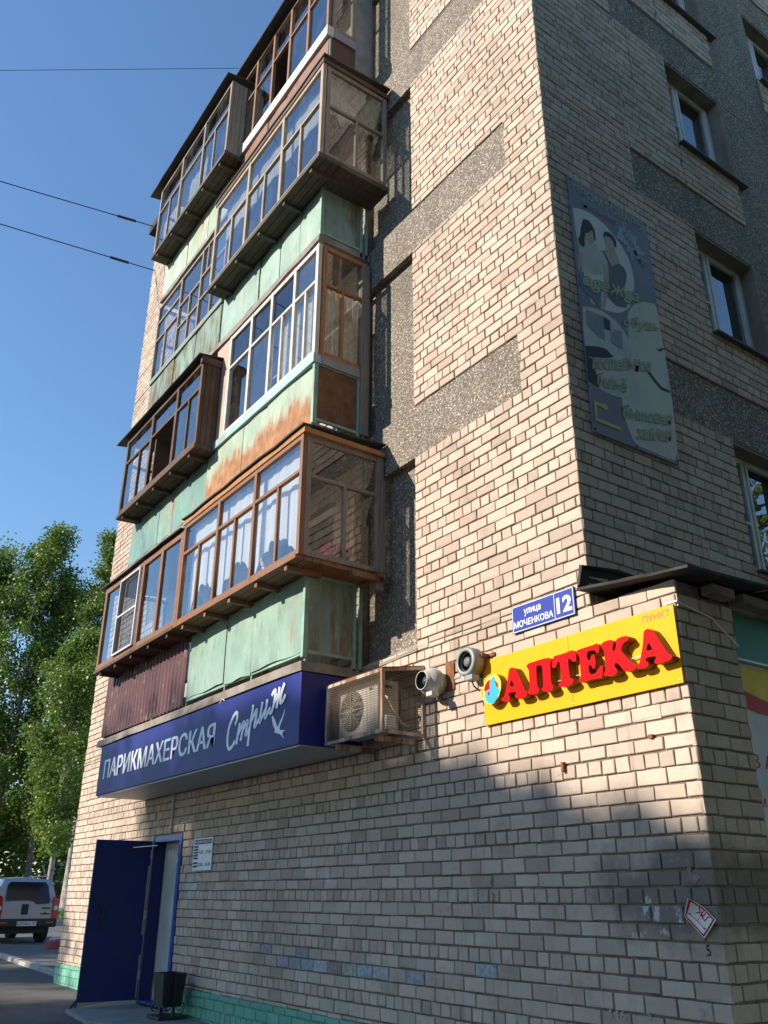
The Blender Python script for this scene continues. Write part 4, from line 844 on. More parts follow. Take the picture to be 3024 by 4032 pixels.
wavy('curtain', 'y', XR - .08, YF + .08, -.06, 7.56, 8.62, W['net'], 'net curtain behind the orange-framed side window above the rusted side panel', folds=7, amp=.02)
back_door(b, *OPEN[1], ZF[1])
# third floor, left: dark bay
b = balcony('dark brown timber bay with one open sash over dull teal panels', -7.8, ZF[1])
rail(b, XL, XM, (-7.94, -7.38), 6.62, 7.36, [W['teal_f'], W['teal_a'], W['teal_f']])
shelf(b, -9.12, -5.93, 7.44, W['dark_wood'], th=.07); glaze(b, 'x', YB, -9.10, -5.95, 7.44, 8.86, (-7.9, -6.88), (-8.40, -6.40), 8.39, W['dark_wood'], W['glass'], t=.075, skip=((1, 0),))
glaze(b, 'y', -9.08, YB + .04, -.02, 7.44, 8.86, (-.5,), (), 8.39, W['dark_wood'], W['glass'])
planks_side(b, -5.945, YB + .03, -.76, 7.40, 8.86, W['dark_wood'], 3); ob('awning_end', MB().box(-5.99, -5.93, YB - .06, -.5, 8.78, 8.90), W['dark_wood'], b)
ob('open_sash', MB().box(-7.82, -7.78, YB + .03, YB + .45, 7.5, 8.35).box(-7.6, -7.0, YB + .35, YB + .4, 8.0, 8.05), W['dark_wood'], b)
lean_roof(b, -9.42, -5.92, 8.90, W['roof_felt'], y0=YB - .12, rise=.16); back_door(b, *OPEN[0], ZF[1])
# fourth floor, right: pale worn bay
b = balcony('pale worn timber bay with tulle valance over bright teal panels', -4.7, ZF[2])
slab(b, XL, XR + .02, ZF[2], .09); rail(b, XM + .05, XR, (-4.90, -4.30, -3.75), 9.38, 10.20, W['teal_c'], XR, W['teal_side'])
shelf(b, -6.08, -2.74, 10.20, W['moss_wood'], (-3.19, -2.74), th=.08)
glaze(b, 'x', YB, -6.06, -2.76, 10.20, 11.82, (-4.90, -3.85), (-5.42, -4.36, -3.33), 11.17, W['pale_wood'], W['glass'], t=.065)
glaze(b, 'y', -2.79, YB + .04, -.02, 10.22, 11.82, (), (-.50,), 11.12, W['grey_wood'], W['grimy_glass'])
ob('head_board', MB().box(-6.08, -2.74, YB - .04, YB + .03, 11.82, 11.90).box(-2.82, -2.74, YB + .03, .0, 11.82, 11.89), W['dark_wood'], b)
lean_roof(b, -6.10, -2.70, 11.92, W['moss_wood'], y0=YB - .06, rise=.05); back_door(b, *OPEN[1], ZF[2])
wavy('curtain', 'x', YB + .12, -5.98, -2.9, 11.05, 11.80, W['tulle'], 'off-white tulle valance across the pale worn bay on the fourth floor', folds=9, scallop=.1, amp=.01)
wavy('curtain', 'y', -2.89, YB + .1, -.08, 11.0, 11.80, W['tulle'], 'grey tulle valance behind the side window of the pale worn bay', folds=6, scallop=.14, amp=.02)
# fourth floor, left: flush grey windows
b = balcony('flush grey framed windows over grimy dark teal panels', -7.8, ZF[2])
rail(b, XL, XM - .02, (-8.1, -7.2), 9.36, 10.16, W['teal_d']); ob('ledge', MB().box(XL, XM, YF - .03, YF + .05, 10.16, 10.22), W['teal_f'], b)
glaze(b, 'x', YF, -9.22, -6.2, 10.22, 11.90, (-8.12, -7.2), (-8.72, -7.66, -6.72), [11.1, 11.25, 11.3], W['grey_wood'], W['glass'], t=.05)
for q in ((-9.17, -8.15, 11.5, 11.54), (-8.09, -7.23, 10.75, 10.79), (-7.17, -6.25, 10.8, 10.84), (-7.0, -6.97, 11.33, 11.85)): ob('glazing_bar', MB().box(q[0], q[1], YF - .02, YF + .02, q[2], q[3]), W['grey_wood'], b)
glaze(b, 'y', -9.2, YF + .04, -.02, 10.22, 11.90, (-.4,), (), 11.1, W['grey_wood'], W['glass']); back_door(b, *OPEN[0], ZF[2])
# fifth floor, right: silver ledge, brown boards
b = balcony('brown framed glazing with one open light over brown boards and a silver ledge', -4.7, ZF[3])
slab(b, XL, XR + .02, ZF[3], .09); rail(b, XM + .02, XR, (-5.02, -4.4), 12.12, 13.0, W['brown_panel'])
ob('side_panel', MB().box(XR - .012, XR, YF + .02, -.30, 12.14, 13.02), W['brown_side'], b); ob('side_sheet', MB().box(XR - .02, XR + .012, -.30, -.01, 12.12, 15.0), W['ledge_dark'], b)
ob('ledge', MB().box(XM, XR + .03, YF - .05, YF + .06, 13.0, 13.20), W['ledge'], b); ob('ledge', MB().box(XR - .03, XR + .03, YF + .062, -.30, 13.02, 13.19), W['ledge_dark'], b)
glaze(b, 'x', YF, -6.18, -3.18, 13.20, 14.96, (-5.58, -4.97, -4.39, -3.80), (), 14.25, W['brown_wood'], W['glass'], t=.06, skip=((2, 0),))
glaze(b, 'y', XR, YF + .04, -.31, 13.2, 14.96, (), (), None, W['grey_wood'], W['grimy_glass'])
lean_roof(b, -6.25, -2.95, 15.02, W['roof_felt'], y0=YF - .18, rise=.2, th=.04); back_door(b, *OPEN[1], ZF[3])
# fifth floor, left: high bay
b = balcony('weathered bay with dark roof over flaking teal and rust panels', -7.8, ZF[3])
rail(b, XL, XM - .02, (-8.1, -7.2), 12.12, 12.90, W['teal_e'])
shelf(b, -9.18, -5.93, 12.97, W['moss_wood'], th=.08); glaze(b, 'x', YB, -9.15, -5.95, 12.97, 14.62, (-8.05, -7.05), (-8.58, -6.55), 14.0, W['grey_wood'], W['glass'], t=.06)
glaze(b, 'y', -9.13, YB + .04, -.02, 12.97, 14.62, (-.5,), (), 14.0, W['grey_wood'], W['glass']); planks_side(b, -5.955, YB + .03, -.76, 12.92, 14.62, W['grey_wood'], 3)
lean_roof(b, -9.48, -5.90, 14.68, W['roof_felt'], y0=YB - .15, rise=.18, th=.03); back_door(b, *OPEN[0], ZF[3])
wavy('curtain', 'x', YB + .12, -8.0, -7.12, 13.05, 13.96, W['tulle'], 'faded cloth curtain in the middle sash of the top-floor left bay', folds=4)
# ------------------------------------------------------------------ hair-salon sign
t = empty('salon_sign', (-6.2, -.4, 2.95), 'long dark blue box sign lettered ПАРИКМАХЕРСКАЯ Стриж under the lowest balconies', 'sign')
ob('box', MB().box(-9.24, -3.18, -.765, -.02, 2.97, 3.69), M['sign_blue'], t, bevel=.006)
ob('soffit', MB().box(-9.22, -3.2, -.745, -.02, 2.952, 2.969), M['soffit'], t)
fa = plane_fn('A', -.766)
text('ПАРИКМАХЕРСКАЯ', fa, -9.0, 3.185, -5.16, 3.465, M['sign_white'], t); text('ПАРИКМАХЕРСКАЯ', fa, -8.978, 3.188, -5.138, 3.468, M['sign_white'], t, depth=.0035)
for i, st in enumerate(SCRIPT): ribbon(st, fa, .047, 'script_stroke', M['sign_white'], t, depth=.0015 + .0007 * i)
flat_poly([BIRD], fa, .003, 'swift_emblem', M['sign_white'], t)
tag(ob('wire_scrap', MB().tube([(-5.0, -.78, 3.70), (-5.02, -.80, 3.66), (-4.93, -.81, 3.70), (-4.88, -.80, 3.67)], .005, 5), M['sign_white']), 'short scrap of pale wire dangling at the top of the salon sign', 'wire')
# ------------------------------------------------------------------ pharmacy sign
t = empty('pharmacy_sign', (-.25, -.02, 2.95), 'yellow sign with raised red letters АПТЕКА on the brick corner', 'sign')
ob('board', MB().box(-1.266, -.24, -.030, -.016, 2.946, 3.508).box(-.237, .779, -.031, -.016, 2.946, 3.508), M['yellow'], t, bevel=.002)
fa = plane_fn('A', -.036)
for k in ('A1', 'P', 'T', 'E', 'K', 'A2'): flat_poly(APT[k], fa, .076, 'letter', [M['red'], M['letter_side']], t, smooth_pts=1)
ob('letter_rod', MB().bar((-.62, -.055, 3.15), (.70, -.055, 3.20), .006, .006), M['steel'], t)
em = flat_poly([DISC], fa, .074, 'emblem', [M['yellow2'], M['letter_side']], t, smooth_pts=2)
flat_poly([DISC_RED], plane_fn('A', -.1105), .0012, 'emblem_disc', M['red'], em, smooth_pts=2)
flat_poly(SEAL, plane_fn('A', -.112), .0015, 'seal_emblem', M['cyan'], em, smooth_pts=1)
for i, ch in enumerate('НЕБОЛЕЙКА'):
    an = math.radians(203 - i * 15.2); c = (-1.082 + .114 * math.cos(an), 3.222 + .116 * math.sin(an)); r_ = an - math.pi / 2
    f0 = plane_fn('A', -.111)
    def fn(u, v, d=0, c=c, r_=r_): return f0(c[0] + u * math.cos(r_) - v * math.sin(r_), c[1] + u * math.sin(r_) + v * math.cos(r_), d)
    text(ch, fn, -.011, -.012, .011, .013, M['orange_text'], em, depth=.0012, off=.01)
text('ПУНКТ', plane_fn('A', -.0315), .505, 3.432, .745, 3.478, M['pink_text'], t, depth=.0012)
for x, z in ((-1.24, 2.97), (.75, 2.97), (.75, 3.48), (-.24, 2.965)): ob('screw', MB().lathe((x, -.031, z), (0, -1, 0), [(0, .008), (.004, .006), (.005, 0)], 8), M['steel'], t)
# ------------------------------------------------------------------ street plate
t = empty('street_plate', (-.5, -.01, 3.66), 'blue enamel street plate with white lettering улица МОЧЕНКОВА 12', 'sign')
ob('plate', MB().box(-.866, -.140, -.022, -.012, 3.664, 3.902), M['plate_blue'], t, bevel=.002)
fr = MB()
for a, b_, c, d in ((-.858, -.148, 3.67, 3.676), (-.858, -.148, 3.89, 3.896), (-.858, -.852, 3.677, 3.889), (-.154, -.148, 3.677, 3.889), (-.362, -.357, 3.677, 3.889)): fr.box(a, b_, -.0235, -.0225, c, d)
ob('border', fr, M['white'], t); fa = plane_fn('A', -.0228)
text('улица', fa, -.715, 3.785, -.515, 3.850, M['white'], t, depth=.001, off=.012); text('МОЧЕНКОВА', fa, -.842, 3.703, -.38, 3.762, M['white'], t, depth=.001, off=.018); text('12', fa, -.335, 3.71, -.168, 3.846, M['white'], t, depth=.001, off=.035)
# ------------------------------------------------------------------ opening-hours board
t = empty('opening_hours_board', (-6.9, -.01, 1.9), 'small white opening-hours board with navy header beside the blue door', 'sign')
ob('board', MB().box(-7.175, -6.597, -.02, -.008, 1.905, 2.302), M['white'], t, bevel=.002)
mb = MB().box(-7.15, -6.62, -.0225, -.0205, 2.225, 2.285)
for z in (2.185, 2.15, 2.115, 2.08, 2.045, 1.985, 1.945): mb.box(-7.15, -7.02, -.0225, -.0205, z, z + .024)
ob('printed_blocks', mb, M['navy'], t); fa = plane_fn('A', -.0228)
text('РЕЖИМ РАБОТЫ', fa, -7.135, 2.237, -6.635, 2.272, M['white'], t, depth=.001); fa = plane_fn('A', -.0206)
text('9.00 - 19.00', fa, -7.0, 2.105, -6.63, 2.15, M['navy'], t, depth=.001, off=.006); text('10.00 - 18.00', fa, -7.01, 1.955, -6.63, 1.998, M['navy'], t, depth=.001, off=.006)
# ------------------------------------------------------------------ evacuation plate hanging askew
t = empty('utility_plate', (.66, -.03, 1.48), 'small curled white plate with red border and ЛК hanging askew at the corner', 'sign')
c0 = Vector((.661, 1.486)); du = Vector((-.72, .69)).normalized(); dv = Vector((-.69, -.72)).normalized()
def evac(u, v, d=0):
    cu = .055 * max(0, (u + .02) / .09) ** 2 * max(0, .5 - v / .15) if u > -.02 else 0
    q = c0 + du * u + dv * v; return (q.x, -.03 - d - cu, q.y)
def patch(mb, u0, u1, v0, v1, d, n=8):
    o = len(mb.v)
    for i in range(n + 1):
        for j in range(n + 1): mb.v.append(evac(u0 + (u1 - u0) * i / n, v0 + (v1 - v0) * j / n, d))
    for i in range(n):
        for j in range(n): a = o + i * (n + 1) + j; mb.f.append((a, a + n + 1, a + n + 2, a + 1)); mb.mi.append(0)
    return mb
ob('sheet', patch(patch(MB(), -.09, .09, -.073, .073, 0), -.09, .09, -.073, .073, -.002), M['white'], t, smooth=True)
b_ = MB()
for q in ((-.083, .083, -.068, -.058), (-.083, .083, .058, .068), (-.083, -.073, -.058, .058), (.073, .083, -.058, .058)): patch(b_, *q, .0015)
ob('border', b_, M['red'], t, smooth=True); text('ЛК', evac, -.05, -.055, .035, -.01, M['red'], t, depth=.001, off=.012)
ar = MB()
for q in ((-.06, .06, .024, .028), (-.002, .002, .0, .024)): patch(ar, *q, .0015, 4)
for u in (-.06, .06): 
    s_ = 1 if u > 0 else -1; ar.add([evac(u + .012 * s_, .026, .0016), evac(u - .006 * s_, .034, .0016), evac(u - .006 * s_, .018, .0016)], [(0, 1, 2)])
ob('arrows', ar, M['red'], t); ob('nail', MB().lathe((.685, -.034, 1.50), (0, -1, 0), [(0, .006), (.006, .005), (.007, 0)], 8), M['black'], t)
# ------------------------------------------------------------------ air conditioner in a cage
t = empty('air_conditioner', (-2.7, -.25, 3.02), 'yellowed air-conditioner outdoor unit inside the rusty cage', 'air conditioner')
ob('casing', MB().box(-3.06, -2.38, -.38, -.13, 3.03, 3.52), M['ac_white'], t, bevel=.012)
fc = (-2.83, -.381, 3.275)
ob('fan_opening', MB().lathe(fc, (0, -1, 0), [(.001, .20), (.001, 0)], 36), M['black'], t)
bl = MB()
for k in range(4):
    a = math.radians(20 + 90 * k); u, v_ = Vector((math.cos(a), 0, math.sin(a))), Vector((-math.sin(a), 0, math.cos(a))); c = Vector(fc) + Vector((0, -.003, 0))
    bl.add([c + u * .03 - v_ * .02, c + u * .17 - v_ * .05, c + u * .18 + v_ * .05 + Vector((0, -.004, 0)), c + u * .03 + v_ * .03], [(0, 1, 2, 3)])
ob('fan_blades', bl, plain('dark_fan_blade', (.06, .08, .08), .5), t)
gr = MB()
for i in range(9):
    r = .035 + i * .021; gr.tube([(fc[0] + r * math.cos(q * math.pi / 14), fc[1] - .012, fc[2] + r * math.sin(q * math.pi / 14)) for q in range(29)], .0028, 4, cap=False)
for k in range(8):
    a = k * math.pi / 4; gr.bar((fc[0], fc[1] - .014, fc[2]), (fc[0] + .21 * math.cos(a), fc[1] - .014, fc[2] + .21 * math.sin(a)), .004, .004)
ob('fan_grille', gr, M['ac_white'], t)
ob('logo_mark', MB().tube([(-2.53 + .012 * i, -.383, 3.44 + .016 * math.sin(i * 1.9)) for i in range(9)], .003, 4), plain('faded_logo', (.25, .22, .35), .5), t)
ob('valve_cover', MB().box(-2.38, -2.30, -.33, -.22, 3.04, 3.17), M['white'], t, bevel=.01); ob('pipe', MB().tube([(-2.37, -.30, 3.36), (-2.32, -.30, 3.33), (-2.33, -.22, 3.22), (-2.36, -.12, 3.12), (-2.36, -.02, 3.1)], .012, 8), M['ac_white'], t)
ob('vent_slot', MB().box(-2.379, -2.372, -.32, -.22, 3.44, 3.47), M['black'], t)
t = empty('cage', (-2.62, -.25, 2.97), 'rusty white angle-iron cage with wire mesh around the air conditioner', 'cage')
X0, X1, Y0, Z0, Z1 = -3.10, -2.145, -.505, 2.965, 3.56
fr = MB(); a = .032
for x in (X0, X1):
    fr.box(x - a / 2, x + a / 2, Y0, Y0 + a, Z0, Z1); fr.box(x - a / 2 + .002, x + a / 2 - .002, -.034, -.006, Z0, 3.64)
    fr.bar((x, Y0 + a, Z0 + a / 2), (x, -.034, Z0 + a / 2), a, a); fr.bar((x, Y0 + a, Z1 - a / 2), (x, -.034, 3.62), a, a)
fr.box(X0 + a / 2, X1 - a / 2, Y0 + .001, Y0 + a - .001, Z0 + .001, Z0 + a); fr.box(X0 + a / 2, X1 - a / 2, Y0 + .001, Y0 + a - .001, Z1 - a, Z1 - .001)
ob('frame', fr, M['cage_white'], t)
wm = MB(); th = .003
x = X0 + .03
while x < X1 - .02: wm.box(x, x + th, Y0 + .004, Y0 + .004 + th, Z0 + .02, Z1 - .02); x += .0225
z = Z0 + .03
while z < Z1 - .02: wm.box(X0 + .02, X1 - .02, Y0 + .0068, Y0 + .0068 + th, z, z + th); z += .0225
ob('front_mesh', wm, M['wire_mesh'], t)
wm = MB(); y = Y0 + .05
while y < -.03: wm.box(X1 + .004, X1 + .004 + th, y, y + th, Z0 + .02, Z1 - .01 + (y - Y0) / .5 * .06); y += .0225
z = Z0 + .03
while z < Z1: wm.box(X1 + .0068, X1 + .0068 + th, Y0 + .03, -.02, z, z + th); z += .0225
ob('side_mesh', wm, M['wire_mesh'], t)
mb = MB().add([(X0, Y0, Z1 + .002), (X1 + .01, Y0, Z1 + .002), (X1 + .01, -.005, 3.645), (X0, -.005, 3.645), (X0, Y0, Z1 + .006), (X1 + .01, Y0, Z1 + .006), (X1 + .01, -.005, 3.65), (X0, -.005, 3.65)], [(0, 1, 2, 3), (4, 7, 6, 5), (0, 4, 5, 1), (1, 5, 6, 2)])
ob('lid', mb, M['rust'], t)
for x in (-2.95, -2.28):
    br = MB(); br.box(x - .02, x + .02, -.47, -.01, 2.91, 2.962); br.box(x - .018, x + .018, -.035, -.008, 2.84, 2.909)
    ob('bracket', br, M['cage_white'], t)
# ------------------------------------------------------------------ duct fans
t = empty('duct_fan', (-1.33, -.1, 3.37), 'round grey steel duct fan beside the yellow pharmacy sign', 'fan')
c, ax = (-1.33, -.012, 3.50), (0, -1, 0)
ob('housing', MB().lathe(c, ax, [(0, .075), (.03, .08), (.04, .118), (.055, .130), (.145, .132), (.160, .126), (.168, .110), (.165, .090), (.13, .084), (.05, .08), (.05, 0)], 40), M['fan_grey'], t, smooth=True)
ob('inlet', MB().lathe(c, ax, [(.1655, .0895), (.12, .083), (.06, .08), (.06, 0)], 36), M['black'], t, smooth=True)
ob('motor', MB().lathe(c, ax, [(.08, .046), (.135, .046), (.147, .038), (.15, .02), (.15, 0)], 24), plain('motor_grey', (.13, .13, .13), .5), t, smooth=True)
ob('junction_box', MB().box(-1.30, -1.20, -.215, -.125, 3.312, 3.362), M['fan_grey'], t, bevel=.008)
ob('bracket', MB().box(-1.215, -1.185, -.10, -.01, 3.53, 3.56).box(-1.18, -1.115, -.02, -.008, 3.535, 3.565), M['rust'], t); ob('cable', MB().tube([(-1.26, -.16, 3.312), (-1.25, -.15, 3.27), (-1.26, -.10, 3.25), (-1.28, -.04, 3.24), (-1.29, -.015, 3.18), (-1.285, -.014, 3.12)], .007, 6), M['black'], t)
t = empty('duct_fan', (-1.875, -.1, 3.30), 'round white plastic duct fan above the corner of the rusty cage', 'fan')
c = (-1.875, -.02, 3.425)
ob('housing', MB().lathe(c, ax, [(0, .10), (.03, .10), (.045, .118), (.075, .130), (.115, .131), (.15, .122), (.175, .10), (.188, .09), (.225, .088), (.225, .081), (.12, .078), (.12, 0)], 40), M['fan_white'], t, smooth=True)
ob('inlet', MB().lathe(c, ax, [(.2235, .0805), (.13, .0775), (.13, 0)], 30), M['black'], t, smooth=True); ob('motor', MB().lathe(c, ax, [(.13, .04), (.18, .04), (.19, .0)], 20), plain('motor_dark', (.06, .07, .08), .4), t, smooth=True)
ob('junction_box', MB().box(-1.835, -1.745, -.225, -.14, 3.268, 3.312), M['fan_white'], t, bevel=.008); ob('mounting_plate', MB().box(-1.80, -1.68, -.014, -.004, 3.34, 3.60), M['rust'], t)
ob('strap', MB().lathe(c, ax, [(.075, .1305), (.095, .1335), (.095, .131)], 36), M['steel'], t); ob('strap_end', MB().box(-1.745, -1.60, -.012, -.006, 3.43, 3.455), M['steel'], t)
# ------------------------------------------------------------------ annex roof and shop front
mb = MB(); n = 8
for i in range(n + 1):
    s_ = i / n; x = -.005 + 1.02 * s_; z = 3.800 - .115 * s_ + rnd.uniform(-.004, .004)
    mb.v += [(x, -.135 + rnd.uniform(-.01, .006), z), (x, -.14 + rnd.uniform(-.006, .006), z + .022), (x, .9, z + .072), (x, .9, z + .05)]
for i in range(n):
    o, p = i * 4, i * 4 + 4
    for k in range(4): mb.f.append((o + k, p + k, p + (k + 1) % 4, o + (k + 1) % 4)); mb.mi.append(0)
mb.f += [(0, 1, 2, 3), (n * 4 + 3, n * 4 + 2, n * 4 + 1, n * 4)]; mb.mi += [0, 0]
ob('roof_sheet', mb, M['roof_felt'], annex); ob('roof_sheet', MB().add([(.005, .9, 3.85), (1.005, .9, 3.735), (1.005, 3.4, 3.80), (.005, 3.4, 3.9), (.005, .9, 3.81), (1.005, .9, 3.70), (1.005, 3.4, 3.77), (.005, 3.4, 3.87)], [(0, 1, 2, 3), (4, 7, 6, 5), (0, 4, 5, 1), (1, 5, 6, 2)]), M['roof_felt'], annex)
ob('felt_upstand', MB().add([(-.004, -.13, 3.83), (.03, -.14, 3.84), (.06, -.12, 4.0), (.012, -.10, 4.02), (.006, .9, 3.86), (.006, .9, 4.06), (.06, .3, 4.05)], [(0, 1, 2, 3), (0, 3, 5, 4), (2, 6, 5, 3)]), M['roof_felt'], annex)
ob('roof_beam', MB().box(.795, .90, .30, .56, 3.625, 3.695).box(.74, .88, .70, 3.2, 3.63, 3.70), M['concrete'], annex)
ob('lintel', MB().box(.45, .77, .67, 3.4, 3.60, 3.72), M['concrete'], annex); ob('shop_wall', MB().box(.42, .60, .67, 3.4, .05, 3.6), M['render'], annex); ob('end_wall', MB().box(.1, .77, 3.4, 3.6, .05, 3.75), M['render'], annex)
ob('cable', MB().tube([(.70, -.012, 3.525), (.795, -.006, 3.53), (.80, .15, 3.50), (.80, .38, 3.47), (.80, .42, 3.44), (.80, .56, 3.36), (.80, .66, 3.30)], .006, 6), M['sign_white'], annex)
t = empty('shop_sign', (.7, 1.5, 3.25), 'dark green shop sign board under the annex roof', 'sign'); ob('board', MB().box(.66, .715, .69, 3.2, 3.25, 3.598), plain('green_sign_film', (.008, .20, .13), .4, var=.08), t); ob('edge_trim', MB().box(.67, .722, .70, 3.2, 3.235, 3.249), M['steel'], t)
t = empty('shop_banner', (.68, 1.5, 1.0), 'white shop banner with yellow and red swoosh below the green sign', 'banner')
ob('cloth', MB().box(.665, .672, .69, 3.1, 1.0, 3.233), plain('pale_blue_banner', (.60, .64, .70), .7, var=.2, scale=1.2), t); fb = plane_fn('B', .673)
flat_poly([[(.69, 3.23), (2.8, 3.23), (2.8, 2.98), (1.9, 2.93), (1.3, 2.95), (.95, 3.0), (.69, 3.06)]], fb, .001, 'yellow_swoosh', plain('yellow_print', (.80, .64, .03), .6), t, smooth_pts=1)
flat_poly([[(.69, 3.055), (.95, 2.99), (1.3, 2.945), (1.7, 2.93), (1.5, 2.88), (1.2, 2.855), (.9, 2.87), (.69, 2.92)]], plane_fn('B', .6745), .001, 'red_swoosh', plain('red_print', (.55, .012, .02), .6), t, smooth_pts=1)
text('В А', fb, .795, 2.46, 1.06, 2.56, M['red'], t, depth=.001); text('М', fb, .80, 2.19, .88, 2.25, M['red'], t, depth=.001)
# ------------------------------------------------------------------ faded poster on the gable
t = empty('gable_poster', (.03, .85, 5.33), 'tall faded blue advertising board ПРОМТОВАРЫ with two young people on the gable', 'poster')
ob('board', MB().add([(.012, .232, 5.328), (.012, 1.40, 5.345), (.012, 1.462, 8.312), (.012, .256, 8.30), (.03, .232, 5.328), (.03, 1.40, 5.345), (.03, 1.462, 8.312), (.03, .256, 8.30)], [(4, 5, 6, 7), (0, 3, 2, 1), (0, 1, 5, 4), (1, 2, 6, 5), (2, 3, 7, 6), (3, 0, 4, 7)]), M['po_bg'], t)
for i, (k, pts) in enumerate(POSTER): flat_poly([pts], plane_fn('B', .0303 + .00025 * i), .0002, 'print', M['po_' + k], t, smooth_pts=1 if k in ('white', 'white2', 'cream') else 0)
fb = plane_fn('B', .0306 + .00025 * len(POSTER)); fo = plane_fn('B', .0303 + .00025 * len(POSTER))
text('ПРОМТОВАРЫ', fb, .31, 8.115, 1.395, 8.225, M['po_olive'], t, depth=.0002, skew=.04); text('низкие', fb, .43, 7.985, .93, 8.06, M['po_orange'], t, depth=.0002, shear=.2)
def ro(u, v, d=0): return fb(1.17 + u * math.cos(-.95) - v * math.sin(-.95), 7.80 + u * math.sin(-.95) + v * math.cos(-.95), d)
text('цены', ro, -.21, -.05, .21, .06, M['po_orange'], t, depth=.0002)
for s_, q in (('ogeжga', (.30, 6.90, 1.14, 7.07, .16)), ('oбyвь', (.84, 6.67, 1.39, 6.82, .15)), ('nocmeльнoe', (.305, 6.0, 1.16, 6.12, .30)), ('бeльё', (.345, 5.84, .745, 5.98, .07)), ('быmoвaя', (.655, 5.60, 1.385, 5.74, .17)), ('xuмuя', (.815, 5.44, 1.35, 5.55, .14))):
    text(s_, fo, q[0] - .012, q[1] - .012, q[2] + .012, q[3] + .012, M['po_shade'], t, depth=.0002, shear=.3, off=.02, skew=q[4])
    text(s_, fb, q[0], q[1], q[2], q[3], M['po_olive'], t, depth=.0002, shear=.3, skew=q[4])
for y, z in ((.28, 8.26), (.88, 8.285), (1.43, 8.28), (.25, 5.36), (.80, 5.355), (1.385, 5.375)): ob('nail', MB().lathe((.031, y, z), (1, 0, 0), [(0, .012), (.006, .01), (.007, 0)], 8), M['black'], t)
# ------------------------------------------------------------------ graffiti and fixings on the bricks
gm_ = plain('black_marker', (.015, .015, .015), .8); gr_ = plain('red_chalk', (.32, .10, .06), .9); gw_ = plain('white_chalk', (.42, .42, .40), .9)
for s_, x0, z0, x1, z1, m_ in (('5', .66, 1.272, .692, 1.335, gm_), ('2', -1.30, 1.57, -1.265, 1.63, gr_), ('К', -1.315, 1.685, -1.287, 1.725, gr_), ('12', -2.12, .945, -2.03, .99, gw_), ('446', -.2, .865, -.03, .92, gw_), ('S', .14, .885, .18, .94, gw_), ('2', .55, .93, .59, .98, gw_)):
    text(s_, plane_fn('A', -.006), x0, z0, x1, z1, m_, annex if x0 > 0 else bld, name='graffiti', depth=.001)
pk = plain('pink_spray', (.30, .19, .17), .9, var=.3, scale=20)
for i, q in enumerate(([(.60, 1.84), (.615, 1.78), (.60, 1.70)], [(.57, 1.70), (.66, 1.735), (.77, 1.715)], [(.63, 1.69), (.70, 1.75)])): ribbon(q, plane_fn('A', -.0055 - .0006 * i), .03, 'graffiti', pk, annex, depth=.0005)
ob('iron_hook', MB().box(-.42, -.395, -.03, 0, 2.48, 2.55), M['rust'], bld); ob('iron_hook', MB().box(.42, .455, -.02, 0, 2.62, 2.645), M['rust'], annex)
# ------------------------------------------------------------------ salon door
t = empty('salon_door', (-8.63, -.02, .28), 'dark blue steel door standing open at the hair salon entrance', 'door')
h = Vector((-8.635, -.035)); fe = Vector((-8.715, -.83)); d = (fe - h).normalized(); n_ = Vector((-d.y, d.x))
def dl(mb, a0, a1, z0, z1, w0, w1):
    q = [h + d * a_ + n_ * w_ for a_, w_ in ((a0, w0), (a1, w0), (a1, w1), (a0, w1))]
    return mb.add([(p.x, p.y, z) for z in (z0, z1) for p in q], [(0, 3, 2, 1), (4, 5, 6, 7), (0, 1, 5, 4), (1, 2, 6, 5), (2, 3, 7, 6), (3, 0, 4, 7)])
for z in (.55, 1.3, 2.1): ob('hinge', dl(MB(), -.01, .02, z, z + .11, .026, .045), M['steel'], t)
ob('leaf', dl(MB(), .0, .80, .30, 2.335, -.025, .025), M['door_blue'], t, bevel=.006)
ob('edge_strip', dl(MB(), .012, .03, .32, .85, .026, .034), M['steel'], t); ob('edge_strip', dl(MB(), .012, .03, 1.1, 2.0, .026, .034), M['steel'], t)
hp = [h + d * a_ + n_ * w_ for a_, w_ in ((.66, .026), (.66, .075), (.64, .085), (.60, .08), (.60, .075), (.66, .06), (.68, .026))]
ob('handle', MB().tube([(p.x, p.y, z) for p, z in zip(hp, (1.52, 1.52, 1.48, 1.40, 1.28, 1.22, 1.21))], .013, 8), plain('worn_handle', (.05, .03, .02), .5), t)
p = h + d * .28 + n_ * .03; p2 = h + d * .02 + n_ * .05; ob('door_closer', MB().bar((p.x, p.y, 2.24), (p2.x + .15, p2.y + .03, 2.27), .014, .014), M['steel'], t)
e0 = h + d * .79
ob('door_stop', MB().tube([(e0.x, e0.y, .34), (e0.x + .01, e0.y - .03, .22)], .014, 7).tube([(e0.x, e0.y, .34), (e0.x - .10, e0.y - .06, .215)], .014, 7), M['bin'], t)
ob('door_frame', MB().box(DH0, DH0 + .085, -.02, .14, DBOT, DTOP - .002), M['door_blue'], bld, bevel=.004)
fr = MB().box(DH1 - .085, DH1, -.02, .14, DBOT, DTOP - .002).box(DH0 + .085, DH1 - .085, -.018, .14, DTOP - .09, DTOP - .004).box(DH0 + .085, DH1 - .085, -.01, .14, DBOT, DBOT + .03)
ob('door_frame', fr, M['frame_blue'], bld, bevel=.004)
vb = MB()
for k in range(12):
    x = DH0 - .2 + k * .12
    vb.box(x + .003, x + .117, .165, .18, DBOT + .002, DTOP + .1)
